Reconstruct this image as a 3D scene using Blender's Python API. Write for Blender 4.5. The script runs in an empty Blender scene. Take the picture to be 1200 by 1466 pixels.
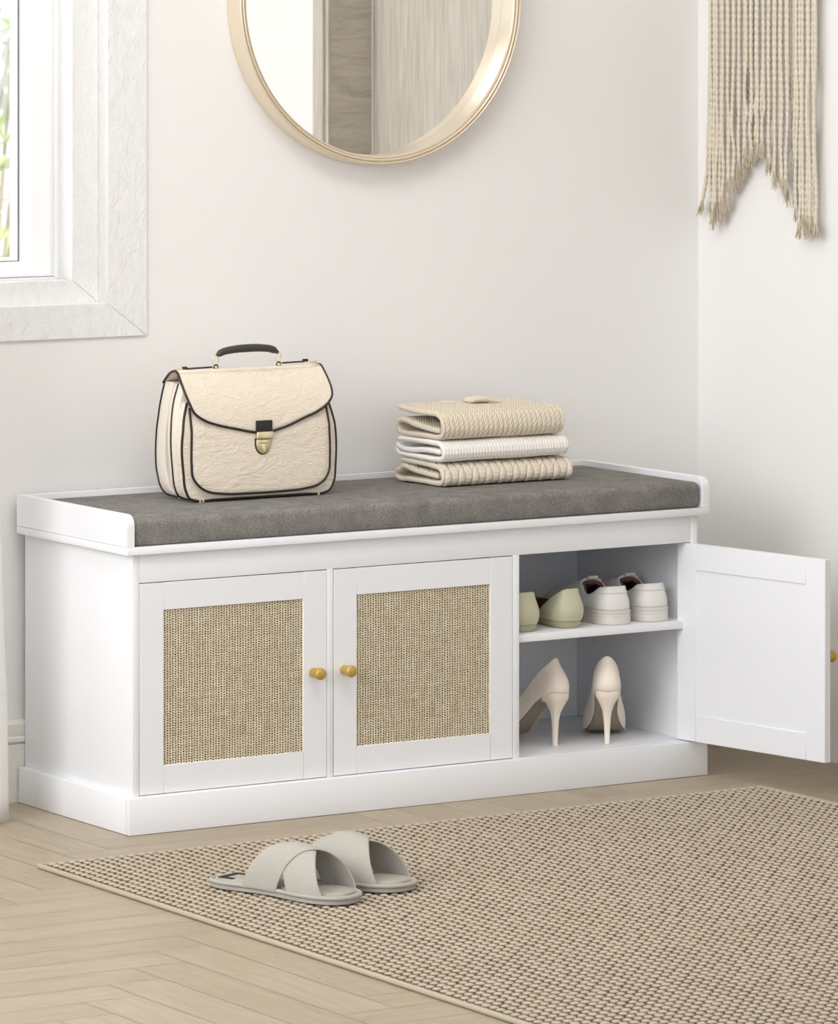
import bpy, bmesh, math, random
import numpy as np
from mathutils import Vector, Matrix
random.seed(7); rng = np.random.default_rng(7)
C = bpy.context.scene.collection
PI = math.pi

# ------------------------------------------------------------------ helpers
def lin(c):
    c = c/255.0
    return c/12.92 if c <= 0.04045 else ((c+0.055)/1.055)**2.4
def rgb(r, g, b): return (lin(r), lin(g), lin(b), 1.0)

def mat(name, color, rough=0.5, metal=0.0, spec=0.5, **kw):
    m = bpy.data.materials.new(name); m.use_nodes = True
    b = m.node_tree.nodes['Principled BSDF']
    b.inputs['Base Color'].default_value = color
    b.inputs['Roughness'].default_value = rough
    b.inputs['Metallic'].default_value = metal
    b.inputs['Specular IOR Level'].default_value = spec
    for k, v in kw.items(): b.inputs[k].default_value = v
    return m
class NT:
    def __init__(s, m): s.m = m; s.t = m.node_tree; s.b = s.t.nodes['Principled BSDF']
    def n(s, typ, **kw):
        nd = s.t.nodes.new(typ)
        for k, v in kw.items(): setattr(nd, k, v)
        return nd
    def l(s, a, b): s.t.links.new(a, b)
    def math(s, op, a, b=None, c=None):
        nd = s.n('ShaderNodeMath', operation=op)
        for i, v in enumerate((a, b, c)):
            if v is None: continue
            if isinstance(v, (int, float)): nd.inputs[i].default_value = v
            else: s.l(v, nd.inputs[i])
        return nd.outputs[0]
    def coord(s, kind='Object', scale=(1,1,1), rot=(0,0,0)):
        tc = s.n('ShaderNodeTexCoord'); mp = s.n('ShaderNodeMapping')
        mp.inputs['Scale'].default_value = scale; mp.inputs['Rotation'].default_value = rot
        s.l(tc.outputs[kind], mp.inputs['Vector']); return mp.outputs[0]
    def noise(s, vec, scale, detail=3, rough=0.5, dist=0.0):
        nd = s.n('ShaderNodeTexNoise'); s.l(vec, nd.inputs['Vector'])
        nd.inputs['Scale'].default_value = scale; nd.inputs['Detail'].default_value = detail
        nd.inputs['Roughness'].default_value = rough; nd.inputs['Distortion'].default_value = dist
        return nd.outputs[0]
    def ramp(s, fac, stops):
        nd = s.n('ShaderNodeValToRGB'); s.l(fac, nd.inputs[0])
        e = nd.color_ramp.elements
        while len(e) < len(stops): e.new(0.5)
        for i, (p, c) in enumerate(stops): e[i].position = p; e[i].color = c
        return nd.outputs[0]
    def bump(s, h, strength=0.3, dist=0.001):
        nd = s.n('ShaderNodeBump'); nd.inputs['Strength'].default_value = strength
        nd.inputs['Distance'].default_value = dist
        s.l(h, nd.inputs['Height']); s.l(nd.outputs[0], s.b.inputs['Normal'])
    def base(s, sock): s.l(sock, s.b.inputs['Base Color'])
    def mix(s, fac, a, b):
        nd = s.n('ShaderNodeMix', data_type='RGBA')
        for sock, v in ((nd.inputs[0], fac), (nd.inputs[6], a), (nd.inputs[7], b)):
            if isinstance(v, (int, float, tuple)): sock.default_value = v
            else: s.l(v, sock)
        return nd.outputs[2]

def link(name, me, m=None, parent=None, smooth=None, kind=None):
    o = bpy.data.objects.new(name, me); C.objects.link(o)
    if m is not None:
        for x in (m if isinstance(m, (list, tuple)) else [m]): me.materials.append(x)
    if parent is not None: o.parent = parent
    if smooth is not None:
        for p in me.polygons: p.use_smooth = True
        if smooth < 180:
            me.set_sharp_from_angle(angle=math.radians(smooth))
    if kind: o['kind'] = kind
    return o
def tag(o, label, cat, group=None):
    o['label'] = label; o['category'] = cat
    if group: o['group'] = group
    return o
def empty(name, loc=(0,0,0), rz=0):
    o = bpy.data.objects.new(name, None); C.objects.link(o); o.empty_display_size = .05
    o.location = loc; o.rotation_euler = (0,0,rz); return o
def from_bm(name, bm, m=None, parent=None, smooth=35, kind=None):
    me = bpy.data.meshes.new(name); bm.normal_update(); bm.to_mesh(me); bm.free()
    return link(name, me, m, parent, smooth, kind)
def from_vf(name, v, f, m=None, parent=None, smooth=None, kind=None, recalc=True):
    me = bpy.data.meshes.new(name); me.from_pydata([tuple(map(float, p)) for p in v], [], f); me.update()
    if recalc:
        bm = bmesh.new(); bm.from_mesh(me); bmesh.ops.recalc_face_normals(bm, faces=bm.faces); bm.to_mesh(me); bm.free()
    return link(name, me, m, parent, smooth, kind)
def box_bm(bm, x0, x1, y0, y1, z0, z1, bev=0.0, seg=2):
    r = bmesh.ops.create_cube(bm, size=1.0)
    vs = r['verts']
    bmesh.ops.scale(bm, vec=(x1-x0, y1-y0, z1-z0), verts=vs)
    bmesh.ops.translate(bm, vec=((x0+x1)/2, (y0+y1)/2, (z0+z1)/2), verts=vs)
    if bev > 0:
        es = list({e for v in vs for e in v.link_edges})
        bmesh.ops.bevel(bm, geom=es, offset=bev, segments=seg, affect='EDGES', profile=0.5)
def box(name, x0, x1, y0, y1, z0, z1, m, parent=None, bev=0.0006, seg=2, kind=None):
    bm = bmesh.new(); box_bm(bm, x0, x1, y0, y1, z0, z1, bev, seg)
    return from_bm(name, bm, m, parent, 40, kind)
def boxes(name, lst, m, parent=None, bev=0.0006, seg=2, kind=None):
    bm = bmesh.new()
    for b in lst: box_bm(bm, *b, bev, seg)
    return from_bm(name, bm, m, parent, 40, kind)
def catmull(pts, n, closed=False):
    P = np.array(pts, float); K = len(P); out = []
    segs = K if closed else K-1
    # centripetal-ish via chord-length cubic hermite
    for i in range(segs):
        p1 = P[i]; p2 = P[(i+1) % K]
        p0 = P[(i-1) % K] if (closed or i > 0) else 2*p1-p2
        p3 = P[(i+2) % K] if (closed or i+2 < K) else 2*p2-p1
        d1 = np.linalg.norm(p2-p1)+1e-9; d0 = np.linalg.norm(p1-p0)+1e-9; d2 = np.linalg.norm(p3-p2)+1e-9
        m1 = ((p2-p1)/d1*d0+(p1-p0)/d0*d1)/(d0+d1)*d1
        m2 = ((p3-p2)/d2*d1+(p2-p1)/d1*d2)/(d1+d2)*d1
        k = max(2, int(n))
        for j in range(k):
            t = j/k; t2 = t*t; t3 = t2*t
            out.append((2*t3-3*t2+1)*p1+(t3-2*t2+t)*m1+(-2*t3+3*t2)*p2+(t3-t2)*m2)
    if not closed: out.append(P[-1])
    return np.array(out)
def resample(pts, n, closed=False):
    P = np.array(pts, float)
    if closed: P = np.vstack([P, P[:1]])
    d = np.r_[0, np.cumsum(np.linalg.norm(np.diff(P, axis=0), axis=1))]
    t = np.linspace(0, d[-1], n+1 if closed else n)
    if closed: t = t[:-1]
    return np.stack([np.interp(t, d, P[:, k]) for k in range(P.shape[1])], 1)
def tube_vf(path, rad, ns=8, closed=False, v0=0, cap=True, flat=1.0):
    """sweep a circle (rad scalar or list) along a path; returns verts, faces"""
    P = np.array(path, float); n = len(P)
    if np.isscalar(rad): rad = [rad]*n
    if closed: T = np.roll(P, -1, 0)-np.roll(P, 1, 0)
    else:
        T = np.gradient(P, axis=0)
    T /= np.linalg.norm(T, axis=1)[:, None]+1e-12
    up = np.array([0, 0, 1.0])
    if abs(T[0]@up) > .9: up = np.array([0, 1.0, 0])
    N = np.cross(T[0], up); N /= np.linalg.norm(N)
    V = []; F = []
    for i in range(n):
        N = N-T[i]*(N@T[i]); N /= np.linalg.norm(N)+1e-12
        B = np.cross(T[i], N)
        for k in range(ns):
            a = 2*PI*k/ns
            V.append(P[i]+rad[i]*(math.cos(a)*N*flat+math.sin(a)*B))
    m = n if closed else n-1
    for i in range(m):
        for k in range(ns):
            a = i*ns+k; b = i*ns+(k+1) % ns; c = ((i+1) % n)*ns+(k+1) % ns; d = ((i+1) % n)*ns+k
            F.append((v0+a, v0+b, v0+c, v0+d))
    if cap and not closed:
        F.append(tuple(v0+k for k in range(ns))[::-1]); F.append(tuple(v0+(n-1)*ns+k for k in range(ns)))
    return V, F
def tubes(name, lst, m, parent=None, ns=8, smooth=180):
    V = []; F = []
    for a in lst:
        path, rad = a[0], a[1]; closed = a[2] if len(a) > 2 else False
        v, f = tube_vf(path, rad, ns, closed, len(V)); V += v; F += f
    return from_vf(name, V, F, m, parent, 50 if smooth == 180 else smooth)
def grid_vf(G, closed_u=False, closed_v=False, v0=0):
    nu, nv = G.shape[:2]; F = []
    for i in range(nu if closed_u else nu-1):
        for j in range(nv if closed_v else nv-1):
            i2 = (i+1) % nu; j2 = (j+1) % nv
            F.append((v0+i*nv+j, v0+i2*nv+j, v0+i2*nv+j2, v0+i*nv+j2))
    return [tuple(p) for p in G.reshape(-1, 3)], F

# ------------------------------------------------------------------ camera
F_PX, YAW = 6970.19, 0.563498
cd = bpy.data.cameras.new('camera'); cam = bpy.data.objects.new('camera', cd); C.objects.link(cam)
cam.location = (-3.97500, -7.20729, 1.43441)
cam.rotation_euler = (PI/2, 0, -YAW)
cd.sensor_fit = 'HORIZONTAL'; cd.sensor_width = 36.0
cd.lens = F_PX*36.0/1200.0
cd.shift_y = -(733+19.22)/1200.0
cd.clip_start = .1; cd.clip_end = 100
cd.dof.use_dof = True; cd.dof.focus_distance = 8.45; cd.dof.aperture_fstop = 22
bpy.context.scene.camera = cam

# ------------------------------------------------------------------ materials
M = {}
def paint(name, c, rough=.45, bump=0.0, scale=60):
    m = mat(name, c, rough); n = NT(m)
    if bump:
        v = n.coord('Object'); h = n.noise(v, scale, 4, .6); n.bump(h, bump, .002)
    return m
M['wall'] = paint('wall_paint', rgb(242, 240, 237), .85, .12, 18)
M['casing'] = mat('window_casing_paint', rgb(245, 244, 242), .7); n = NT(M['casing'])
v = n.coord('Object', (1, 1, .6)); h = n.noise(v, 60, 6, .68, 1.4); n.bump(h, 1.0, .0035)
M['sash'] = paint('sash_white', rgb(247, 247, 245), .35)
M['gasket'] = mat('window_gasket', rgb(120, 118, 113), .6)
M['baseboard'] = paint('baseboard_paint', rgb(232, 229, 221), .5)
M['white'] = paint('bench_white_lacquer', rgb(241, 242, 244), .42, .03, 90)
M['whitein'] = M['white']
M['ceiling'] = paint('ceiling_paint', rgb(240, 239, 236), .9)
M['hole'] = mat('shelf_pin_steel', rgb(120, 120, 120), .35, 1.0)
M['gold'] = mat('brass_knob', rgb(204, 172, 92), .45, .55)
M['black'] = mat('black_leather', rgb(34, 30, 29), .45)
M['palegold'] = mat('pale_gold_metal', rgb(232, 222, 184), .25, .8)

# fabric for the cushion: heathered grey weave
M['cushion'] = mat('grey_heather_weave', rgb(120, 117, 110), .95, 0, .2); n = NT(M['cushion'])
v1 = n.coord('Object', (1, 1, 3)); v2 = n.coord('Object', (3.2, 3.2, 1))
a = n.noise(v1, 330, 3, .7); b = n.noise(v2, 330, 3, .7); c_ = n.noise(n.coord('Object'), 26, 3, .6)
s_ = n.math('ADD', n.math('MULTIPLY', a, .5), n.math('MULTIPLY', b, .5))
s_ = n.math('ADD', n.math('MULTIPLY', s_, .85), n.math('MULTIPLY', c_, .15))
n.base(n.ramp(s_, [(.36, rgb(84, 82, 78)), (.48, rgb(121, 118, 113)), (.56, rgb(148, 145, 139)), (.66, rgb(186, 182, 174))]))
n.bump(s_, .5, .001)

# rattan weave in the doors (object space: x across, z up)
M['rattan'] = mat('woven_rattan', rgb(205, 186, 150), .8, 0, .25); n = NT(M['rattan'])
tc = n.n('ShaderNodeTexCoord'); sep = n.n('ShaderNodeSeparateXYZ'); n.l(tc.outputs['Object'], sep.inputs[0])
jit = n.noise(n.coord('Object', (1, 1, 1)), 120, 2, .5); j2 = n.noise(n.coord('Object', (1, 1, 1), (.3, .2, .1)), 150, 2, .5)
px, pz = .0053, .0042
xx = n.math('ADD', sep.outputs[0], n.math('MULTIPLY', n.math('SUBTRACT', jit, .5), .0022))
col_i = n.math('FLOOR', n.math('DIVIDE', xx, px))
odd = n.math('MULTIPLY', n.math('MODULO', n.math('ABSOLUTE', col_i), 2), .5*pz*.6)
zz = n.math('ADD', n.math('ADD', sep.outputs[2], n.math('MULTIPLY', n.math('SUBTRACT', j2, .5), .0030)), odd)
cu = n.math('MULTIPLY', n.math('ADD', n.math('COSINE', n.math('MULTIPLY', n.math('SUBTRACT', n.math('DIVIDE', xx, px), .5), 2*PI)), 1), .5)
cz_ = n.math('MULTIPLY', n.math('ADD', n.math('COSINE', n.math('MULTIPLY', n.math('DIVIDE', zz, pz), 2*PI)), 1), .5)
hole = n.math('MULTIPLY', cu, cz_)
var = n.noise(n.coord('Object', (9, 1, 1)), 26, 3, .6); var2 = n.noise(n.coord('Object', (1, 1, 8)), 22, 3, .6)
vv = n.math('ADD', n.math('MULTIPLY', var, .6), n.math('MULTIPLY', var2, .4))
thread = n.ramp(vv, [(.34, rgb(197, 181, 148)), (.5, rgb(224, 211, 183)), (.66, rgb(243, 235, 215))])
groove = n.math('SUBTRACT', 1.0, n.math('MULTIPLY', cu, .30))
tint = n.mix(n.math('MULTIPLY', cu, .16), thread, rgb(168, 150, 116))
hf = n.ramp(hole, [(.30, (0, 0, 0, 1)), (.52, (1, 1, 1, 1))])
n.base(n.mix(hf, tint, rgb(84, 66, 42)))
n.bump(n.math('MULTIPLY', hole, -1), .8, .0012)

# braided rug: relief is real, the knots are pale yarn over a dark brown ground yarn
M['rug'] = mat('braided_jute_rug', rgb(205, 190, 165), .95, 0, .15); n = NT(M['rug'])
at = n.n('ShaderNodeAttribute'); at.attribute_name = 'knot'
fib = n.noise(n.coord('Object', (1, 1, 1)), 500, 3, .7)
hv = n.math('ADD', at.outputs['Fac'], n.math('MULTIPLY', n.math('SUBTRACT', fib, .5), .30))
lightc = n.mix(n.noise(n.coord('Object'), 6, 2, .5), rgb(184, 171, 151), rgb(195, 183, 164))
n.base(n.mix(n.ramp(hv, [(.46, (0, 0, 0, 1)), (.70, (1, 1, 1, 1))]), rgb(90, 74, 57), lightc))
n.bump(fib, .4, .001)
M['rugedge'] = mat('rug_binding', rgb(180, 169, 151), .95, 0, .15); n = NT(M['rugedge'])
n.bump(n.noise(n.coord('Object'), 300, 2, .6), .6, .001)

# oak herringbone floor
M['floor'] = mat('oak_herringbone', rgb(190, 172, 146), .42, 0, .4); n = NT(M['floor'])
at = n.n('ShaderNodeAttribute'); at.attribute_name = 'tone'
uv = n.n('ShaderNodeUVMap'); mp = n.n('ShaderNodeMapping'); mp.inputs['Scale'].default_value = (1, 9, 1)
n.l(uv.outputs[0], mp.inputs[0])
g1 = n.noise(mp.outputs[0], 5, 6, .6, 1.5); g2 = n.noise(mp.outputs[0], 38, 4, .6)
gg = n.math('ADD', n.math('MULTIPLY', g1, .6), n.math('MULTIPLY', g2, .4))
gg = n.math('ADD', gg, n.math('MULTIPLY', n.math('SUBTRACT', at.outputs['Fac'], .5), .10))
n.base(n.ramp(gg, [(.30, rgb(156, 141, 118)), (.5, rgb(172, 157, 134)), (.72, rgb(185, 170, 148))]))
n.bump(gg, .12, .0015)
M['seam'] = mat('floor_seam', rgb(158, 142, 118), .7)

# leather for the bag
M['leather'] = mat('beige_grained_leather', rgb(237, 224, 205), .55, 0, .35); n = NT(M['leather'])
vo = n.n('ShaderNodeTexVoronoi', feature='DISTANCE_TO_EDGE'); vv = n.coord('Object', (1, 1, 2.0), (0, .35, 0))
nn = n.n('ShaderNodeTexNoise'); n.l(vv, nn.inputs['Vector']); nn.inputs['Scale'].default_value = 30; nn.inputs['Detail'].default_value = 3
vadd = n.n('ShaderNodeVectorMath', operation='MULTIPLY_ADD'); n.l(nn.outputs[1], vadd.inputs[0]); vadd.inputs[1].default_value = (.055, .055, .055); n.l(vv, vadd.inputs[2])
n.l(vadd.outputs[0], vo.inputs['Vector']); vo.inputs['Scale'].default_value = 92
w = n.math('MINIMUM', vo.outputs[0], .22)
h2 = n.noise(vv, 22, 4, .6, 1.8)
hs = n.math('ADD', n.math('MULTIPLY', w, 1.1), n.math('MULTIPLY', h2, 2.2))
n.bump(hs, .62, .0024)
M['leathers'] = mat('beige_smooth_leather', rgb(235, 224, 209), .5, 0, .4); n = NT(M['leathers']); n.bump(n.noise(n.coord('Object'), 60, 3, .5), .15, .001)

def knit(name, c1, rough=.95):
    m = mat(name, c1, rough, 0, .15); n = NT(m)
    n.bump(n.noise(n.coord('Object', (1, 1, 1)), 700, 2, .6), .5, .0006); m.node_tree.nodes['Principled BSDF'].inputs['Sheen Weight'].default_value = .15
    return m
M['knit_a'] = knit('tan_knit', rgb(225, 213, 193)); M['knit_b'] = knit('ivory_knit', rgb(245, 240, 233)); M['knit_c'] = knit('cream_cable_knit', rgb(229, 218, 199))
M['linen'] = mat('oatmeal_linen', rgb(214, 210, 198), .95, 0, .15); n = NT(M['linen'])
a = n.noise(n.coord('Object', (8, 1, 1)), 420, 2, .6); b = n.noise(n.coord('Object', (1, 8, 1)), 420, 2, .6)
s_ = n.math('MULTIPLY', n.math('ADD', a, b), .5); n.base(n.ramp(s_, [(.35, rgb(168, 164, 155)), (.62, rgb(188, 184, 174))])); n.bump(s_, .4, .0007)
M['footbed'] = mat('footbed_fabric', rgb(176, 171, 159), .9, 0, .2)
M['labelblack'] = mat('woven_black_label', rgb(22, 21, 22), .7)
M['cord'] = mat('cotton_cord', rgb(221, 211, 193), .95, 0, .15); n = NT(M['cord']); n.bump(n.noise(n.coord('Object'), 900, 2, .6), .5, .0005)
M['fray'] = mat('frayed_cotton', rgb(203, 190, 169), .95, 0, .15)
M['nude'] = mat('nude_leather', rgb(247, 234, 218), .38, 0, .5)
M['nudesole'] = mat('taupe_outsole', rgb(150, 138, 122), .55)
M['olive'] = mat('pale_sage_leather', rgb(197, 195, 166), .38, 0, .5)
M['olivesole'] = mat('pale_sage_sole', rgb(176, 171, 140), .5)
M['brownlining'] = mat('tan_leather_lining', rgb(160, 118, 72), .6)
M['darkrim'] = mat('dark_brown_binding', rgb(70, 42, 34), .6)
M['sneak'] = mat('offwhite_sneaker_leather', rgb(228, 225, 219), .5, 0, .4)
M['snsole'] = mat('offwhite_rubber', rgb(218, 213, 205), .55)
M['sninner'] = mat('dark_grey_mesh_lining', rgb(70, 68, 66), .9)
M['rust'] = mat('rust_suede_collar', rgb(128, 80, 62), .85)
M['champ'] = mat('champagne_metal', rgb(232, 219, 197), .34, .5)
M['mirror'] = mat('mirror_glass', (0.93, .93, .93, 1), .0, 1.0)
M['curtain'] = mat('sheer_white_curtain', rgb(246, 244, 241), .9, 0, .2); n = NT(M['curtain'])
df = n.n('ShaderNodeBsdfDiffuse'); df.inputs[0].default_value = rgb(248, 247, 245); tl = n.n('ShaderNodeBsdfTranslucent'); tl.inputs[0].default_value = rgb(250, 249, 247); mx = n.n('ShaderNodeMixShader'); mx.inputs[0].default_value = .5
n.l(df.outputs[0], mx.inputs[1]); n.l(tl.outputs[0], mx.inputs[2]); n.l(mx.outputs[0], M['curtain'].node_tree.nodes['Material Output'].inputs[0])
M['wood'] = mat('limed_oak_door', rgb(196, 184, 166), .55); n = NT(M['wood'])
v = n.coord('Object', (9, 9, .7)); g = n.noise(v, 9, 6, .65, .6); n.base(n.ramp(g, [(.25, rgb(172, 163, 149)), (.5, rgb(196, 188, 175)), (.75, rgb(212, 205, 193))]))
M['woodh'] = mat('grey_oak_jamb', rgb(150, 136, 120), .55); n = NT(M['woodh'])
v = n.coord('Object', (1.0, 1, 6)); g = n.noise(v, 9, 6, .65, 1.4); n.base(n.ramp(g, [(.25, rgb(168, 159, 148)), (.5, rgb(190, 182, 171)), (.75, rgb(206, 199, 189))]))
M['glass'] = mat('window_glass', (1, 1, 1, 1), 0.0, 0, .5); bb = M['glass'].node_tree.nodes['Principled BSDF']

n = NT(M['glass']); tr = n.n('ShaderNodeBsdfTransparent'); gs = n.n('ShaderNodeBsdfGlossy'); gs.inputs['Roughness'].default_value = .02; mx = n.n('ShaderNodeMixShader'); mx.inputs[0].default_value = .05
n.l(tr.outputs[0], mx.inputs[1]); n.l(gs.outputs[0], mx.inputs[2]); n.l(mx.outputs[0], M['glass'].node_tree.nodes['Material Output'].inputs[0])
M['leaf'] = mat('garden_leaf', rgb(150, 178, 92), .6); M['leaf'].node_tree.nodes['Principled BSDF'].inputs['Subsurface Weight'].default_value = 0
M['leafb'] = mat('grey_green_leaf', rgb(150, 160, 140), .6)
M['stem'] = mat('shrub_stem', rgb(176, 166, 144), .8)
M['terrace'] = mat('pale_terrace', rgb(232, 230, 222), .9)

# ------------------------------------------------------------------ room shell
WY = .4186; RX = 1.4787; WT = .16
def struct(o): o['kind'] = 'structure'; return o
# window opening in the back wall
ox0, ox1, oz0, oz1 = -1.25, .185, .872, 2.25
struct(boxes('wall_back', [(-3.6, ox0, WY, WY+WT, 0, 2.7), (ox1, RX+.02, WY, WY+WT, 0, 2.7),
                    (ox0, ox1, WY, WY+WT, 0, oz0), (ox0, ox1, WY, WY+WT, oz1, 2.7)], M['wall'], bev=0))
dy0, dy1, dz = -.964, -.105, 2.08       # door opening in the right wall
struct(boxes('wall_right', [(RX, RX+.12, dy1+.018, WY+WT, 0, 2.7), (RX, RX+.12, -8.5, dy0-.018, 0, 2.7), (RX, RX+.12, dy0-.018, dy1+.018, dz+.018, 2.7)], M['wall'], bev=0))
# herringbone floor mesh: every board a slightly raised quad box over a base slab
def floor():
    W, L = .088, .528; g = .0006; V = []; Fc = []; uvs = []; tones = []
    x0, x1, y0, y1 = -3.6, RX, -8.5, WY
    def add(ax, ay, bx, by, horiz):
        cx0, cx1, cy0, cy1 = max(ax, x0), min(bx, x1), max(ay, y0), min(by, y1)
        if cx1-cx0 < .003 or cy1-cy0 < .003: return
        i = len(V); V.extend([(cx0+g, cy0+g, 0), (cx1-g, cy0+g, 0), (cx1-g, cy1-g, 0), (cx0+g, cy1-g, 0)])
        Fc.append((i, i+1, i+2, i+3)); o1, o2 = random.random()*20, random.random()*20
        for (a, b) in ((cx0, cy0), (cx1, cy0), (cx1, cy1), (cx0, cy1)):
            uvs.append((a+o1, b+o2) if horiz else (b+o1, a+o2))
        tones.append(random.random())
    for k in range(-260, 260):
        for j in range(-14, 14):
            bx, by = k*W+j*2*L, k*W
            if by > y1+.6 or by < y0-.6 or bx > x1+.6 or bx < x0-1.2: continue
            add(bx, by, bx+L, by+W, True)
            add(bx+L, by+W-L, bx+L+W, by+W, False)
    me = bpy.data.meshes.new('floor'); me.from_pydata(V, [], Fc)
    ul = me.uv_layers.new(name='UVMap'); ul.data.foreach_set('uv', np.array(uvs, 'f').ravel())
    at = me.attributes.new('tone', 'FLOAT', 'FACE'); at.data.foreach_set('value', np.array(tones, 'f'))
    me.update(); o = link('floor', me, [M['floor'], M['seam']])
    bm = bmesh.new(); bm.from_mesh(me); box_bm(bm, x0, x1+.12, y0, y1+WT, -.05, -.0006); bm.faces.ensure_lookup_table()
    for f in bm.faces[len(Fc):]: f.material_index = 1
    bm.to_mesh(me); bm.free()
    return o
struct(floor())
struct(box('ceiling', -3.6, RX+.12, -8.5, WY+WT, 2.7, 2.76, M['ceiling'], bev=0))

# baseboard on the back wall: flat lower board, groove, moulded cap
def baseboard(name, x0, x1):
    prof = [(WY, 0), (WY-.013, 0), (WY-.013, .102), (WY-.009, .1035), (WY-.009, .1055), (WY-.015, .107), (WY-.015, .113), (WY-.012, .116), (WY-.013, .121),
            (WY-.013, .137), (WY-.010, .141), (WY-.006, .1445), (WY, .1448)]
    V = []; Fc = []; k = len(prof)
    for x in (x0, x1):
        for (y, z) in prof: V.append((x, y-.0003, z+.0002))
    for i in range(k): Fc.append((i, (i+1) % k, k+(i+1) % k, k+i))
    Fc.append(tuple(range(k))); Fc.append(tuple(range(k, 2*k)))
    return struct(from_vf(name, V, Fc, M['baseboard'], smooth=30))
baseboard('baseboard_back', -3.55, RX-.001)

# ------------------------------------------------------------------ window
def ring_mitre(name, outer, inner, y0, y1, m, parent=None, bev=.0008):
    """picture-frame ring of four mitred boards (x0,x1,z0,z1)"""
    a0, a1, b0, b1 = outer; c0, c1, d0, d1 = inner; g = .00035
    bm = bmesh.new()
    O = [(a0, b0), (a1, b0), (a1, b1), (a0, b1)]; I = [(c0, d0), (c1, d0), (c1, d1), (c0, d1)]
    for i in range(4):
        j = (i+1) % 4; quad = [O[i], O[j], I[j], I[i]]
        cxm = sum(q[0] for q in quad)/4; czm = sum(q[1] for q in quad)/4
        e = Vector((O[j][0]-O[i][0], O[j][1]-O[i][1])).normalized()
        qq = [(quad[0][0]+e.x*g, quad[0][1]+e.y*g), (quad[1][0]-e.x*g, quad[1][1]-e.y*g), (quad[2][0]-e.x*g, quad[2][1]-e.y*g), (quad[3][0]+e.x*g, quad[3][1]+e.y*g)]
        vf = [bm.verts.new((p[0], y0, p[1])) for p in qq]; vb = [bm.verts.new((p[0], y1, p[1])) for p in qq]
        fs = [bm.faces.new(vf), bm.faces.new(vb[::-1])]
        for k in range(4): fs.append(bm.faces.new((vf[k], vb[k], vb[(k+1) % 4], vf[(k+1) % 4])))
    bmesh.ops.recalc_face_normals(bm, faces=bm.faces)
    if bev: bmesh.ops.bevel(bm, geom=list(bm.edges), offset=bev, segments=1, affect='EDGES')
    return from_bm(name, bm, m, parent, 30)
win = empty('window_1', (0, WY, oz0)); struct(win)
def wp(o): o.parent = win; o.matrix_parent_inverse = Matrix.Translation((0, -WY, -oz0)); return o
wp(ring_mitre('casing', (-1.33, .264, .8105, 2.31), (-1.25, .184, .871, 2.25), WY-.006, WY+.028, M['casing']))
wp(ring_mitre('inner_casing', (-1.2508, .1848, .8702, 2.2508), (-1.197, .131, .912, 2.209), WY+.028, WY+.080, M['casing']))
wp(ring_mitre('fixed_frame', (-1.24, .175, .88, 2.24), (-1.186, .120, .9165, 2.2), WY+.080, WY+.150, M['sash'], bev=.001))
# sash: sloped profile then a deep rebate
def sash_profile(name, xr, zb, xl, zt, prof, m):
    V = []; Fc = []
    k = len(prof)
    for (d, y) in prof:
        V += [(xl+d, y, zb+d*.55), (xr-d, y, zb+d*.55), (xr-d, y, zt-d), (xl+d, y, zt-d)]
    for i in range(k-1):
        for j in range(4):
            a = i*4+j; b = i*4+(j+1) % 4; Fc.append((a, b, b+4, a+4))
    for j in range(4): Fc.append(((k-1)*4+j, (k-1)*4+(j+1) % 4, (j+1) % 4, j))
    return wp(from_vf(name, V, Fc, m, smooth=25))
sash_profile('sash', .119, .9175, -1.185, 2.199, [(0, WY+.083), (0, WY+.079), (.007, WY+.078), (.010, WY+.0795), (.038, WY+.087), (.041, WY+.090), (.041, WY+.1195), (.046, WY+.1195), (.046, WY+.140), (.0, WY+.140)], M['sash'])
sash_profile('gasket', .0775, .9405, -1.143, 2.158, [(0, WY+.1195), (.009, WY+.1200), (.009, WY+.123), (.0, WY+.123)], M['gasket'])
sash_profile('glazing_bead', .0690, .9445, -1.135, 2.150, [(0, WY+.1190), (.011, WY+.1215), (.011, WY+.128), (.0, WY+.128)], M['sash'])
gl = wp(box('pane', -1.13, .066, WY+.1235, WY+.1265, .944, 2.145, M['glass'], bev=0))

# ------------------------------------------------------------------ door in the right wall (seen in the mirror)
dr = empty('door_1', (RX, (dy0+dy1)/2, 0)); struct(dr)
def dp(o): o.parent = dr; o.matrix_parent_inverse = Matrix.Translation((-RX, -(dy0+dy1)/2, 0)); return o
dp(box('leaf', RX+.107, RX+.147, dy0+.002, dy1-.002, .004, dz-.004, M['wood'], bev=.001))
dp(boxes('jamb', [(RX+.001, RX+.106, dy0-.018, dy0, 0, dz), (RX+.001, RX+.106, dy1, dy1+.018, 0, dz), (RX+.001, RX+.106, dy0, dy1, dz, dz+.018)], M['woodh'], bev=0))
cs = [(RX-.012, RX+.001, dy0-.053, dy0-.012, 0, dz+.053), (RX-.012, RX+.001, dy1+.012, dy1+.053, 0, dz+.053), (RX-.012, RX+.001, dy0-.012, dy1+.012, dz+.012, dz+.053),
      (RX-.005, RX+.001, dy0-.012, dy0, 0, dz+.012), (RX-.005, RX+.001, dy1, dy1+.012, 0, dz+.012)]
dp(boxes('casing', cs, M['wood'], bev=.001))
hb = []
hb.append((catmull([(RX+.105, dy0+.07, 1.0), (RX+.07, dy0+.07, 1.0), (RX+.06, dy0+.08, 1.0), (RX+.06, dy0+.18, 1.0)], 5), .008))
dp(tubes('door_handle', hb, M['champ']))

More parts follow.
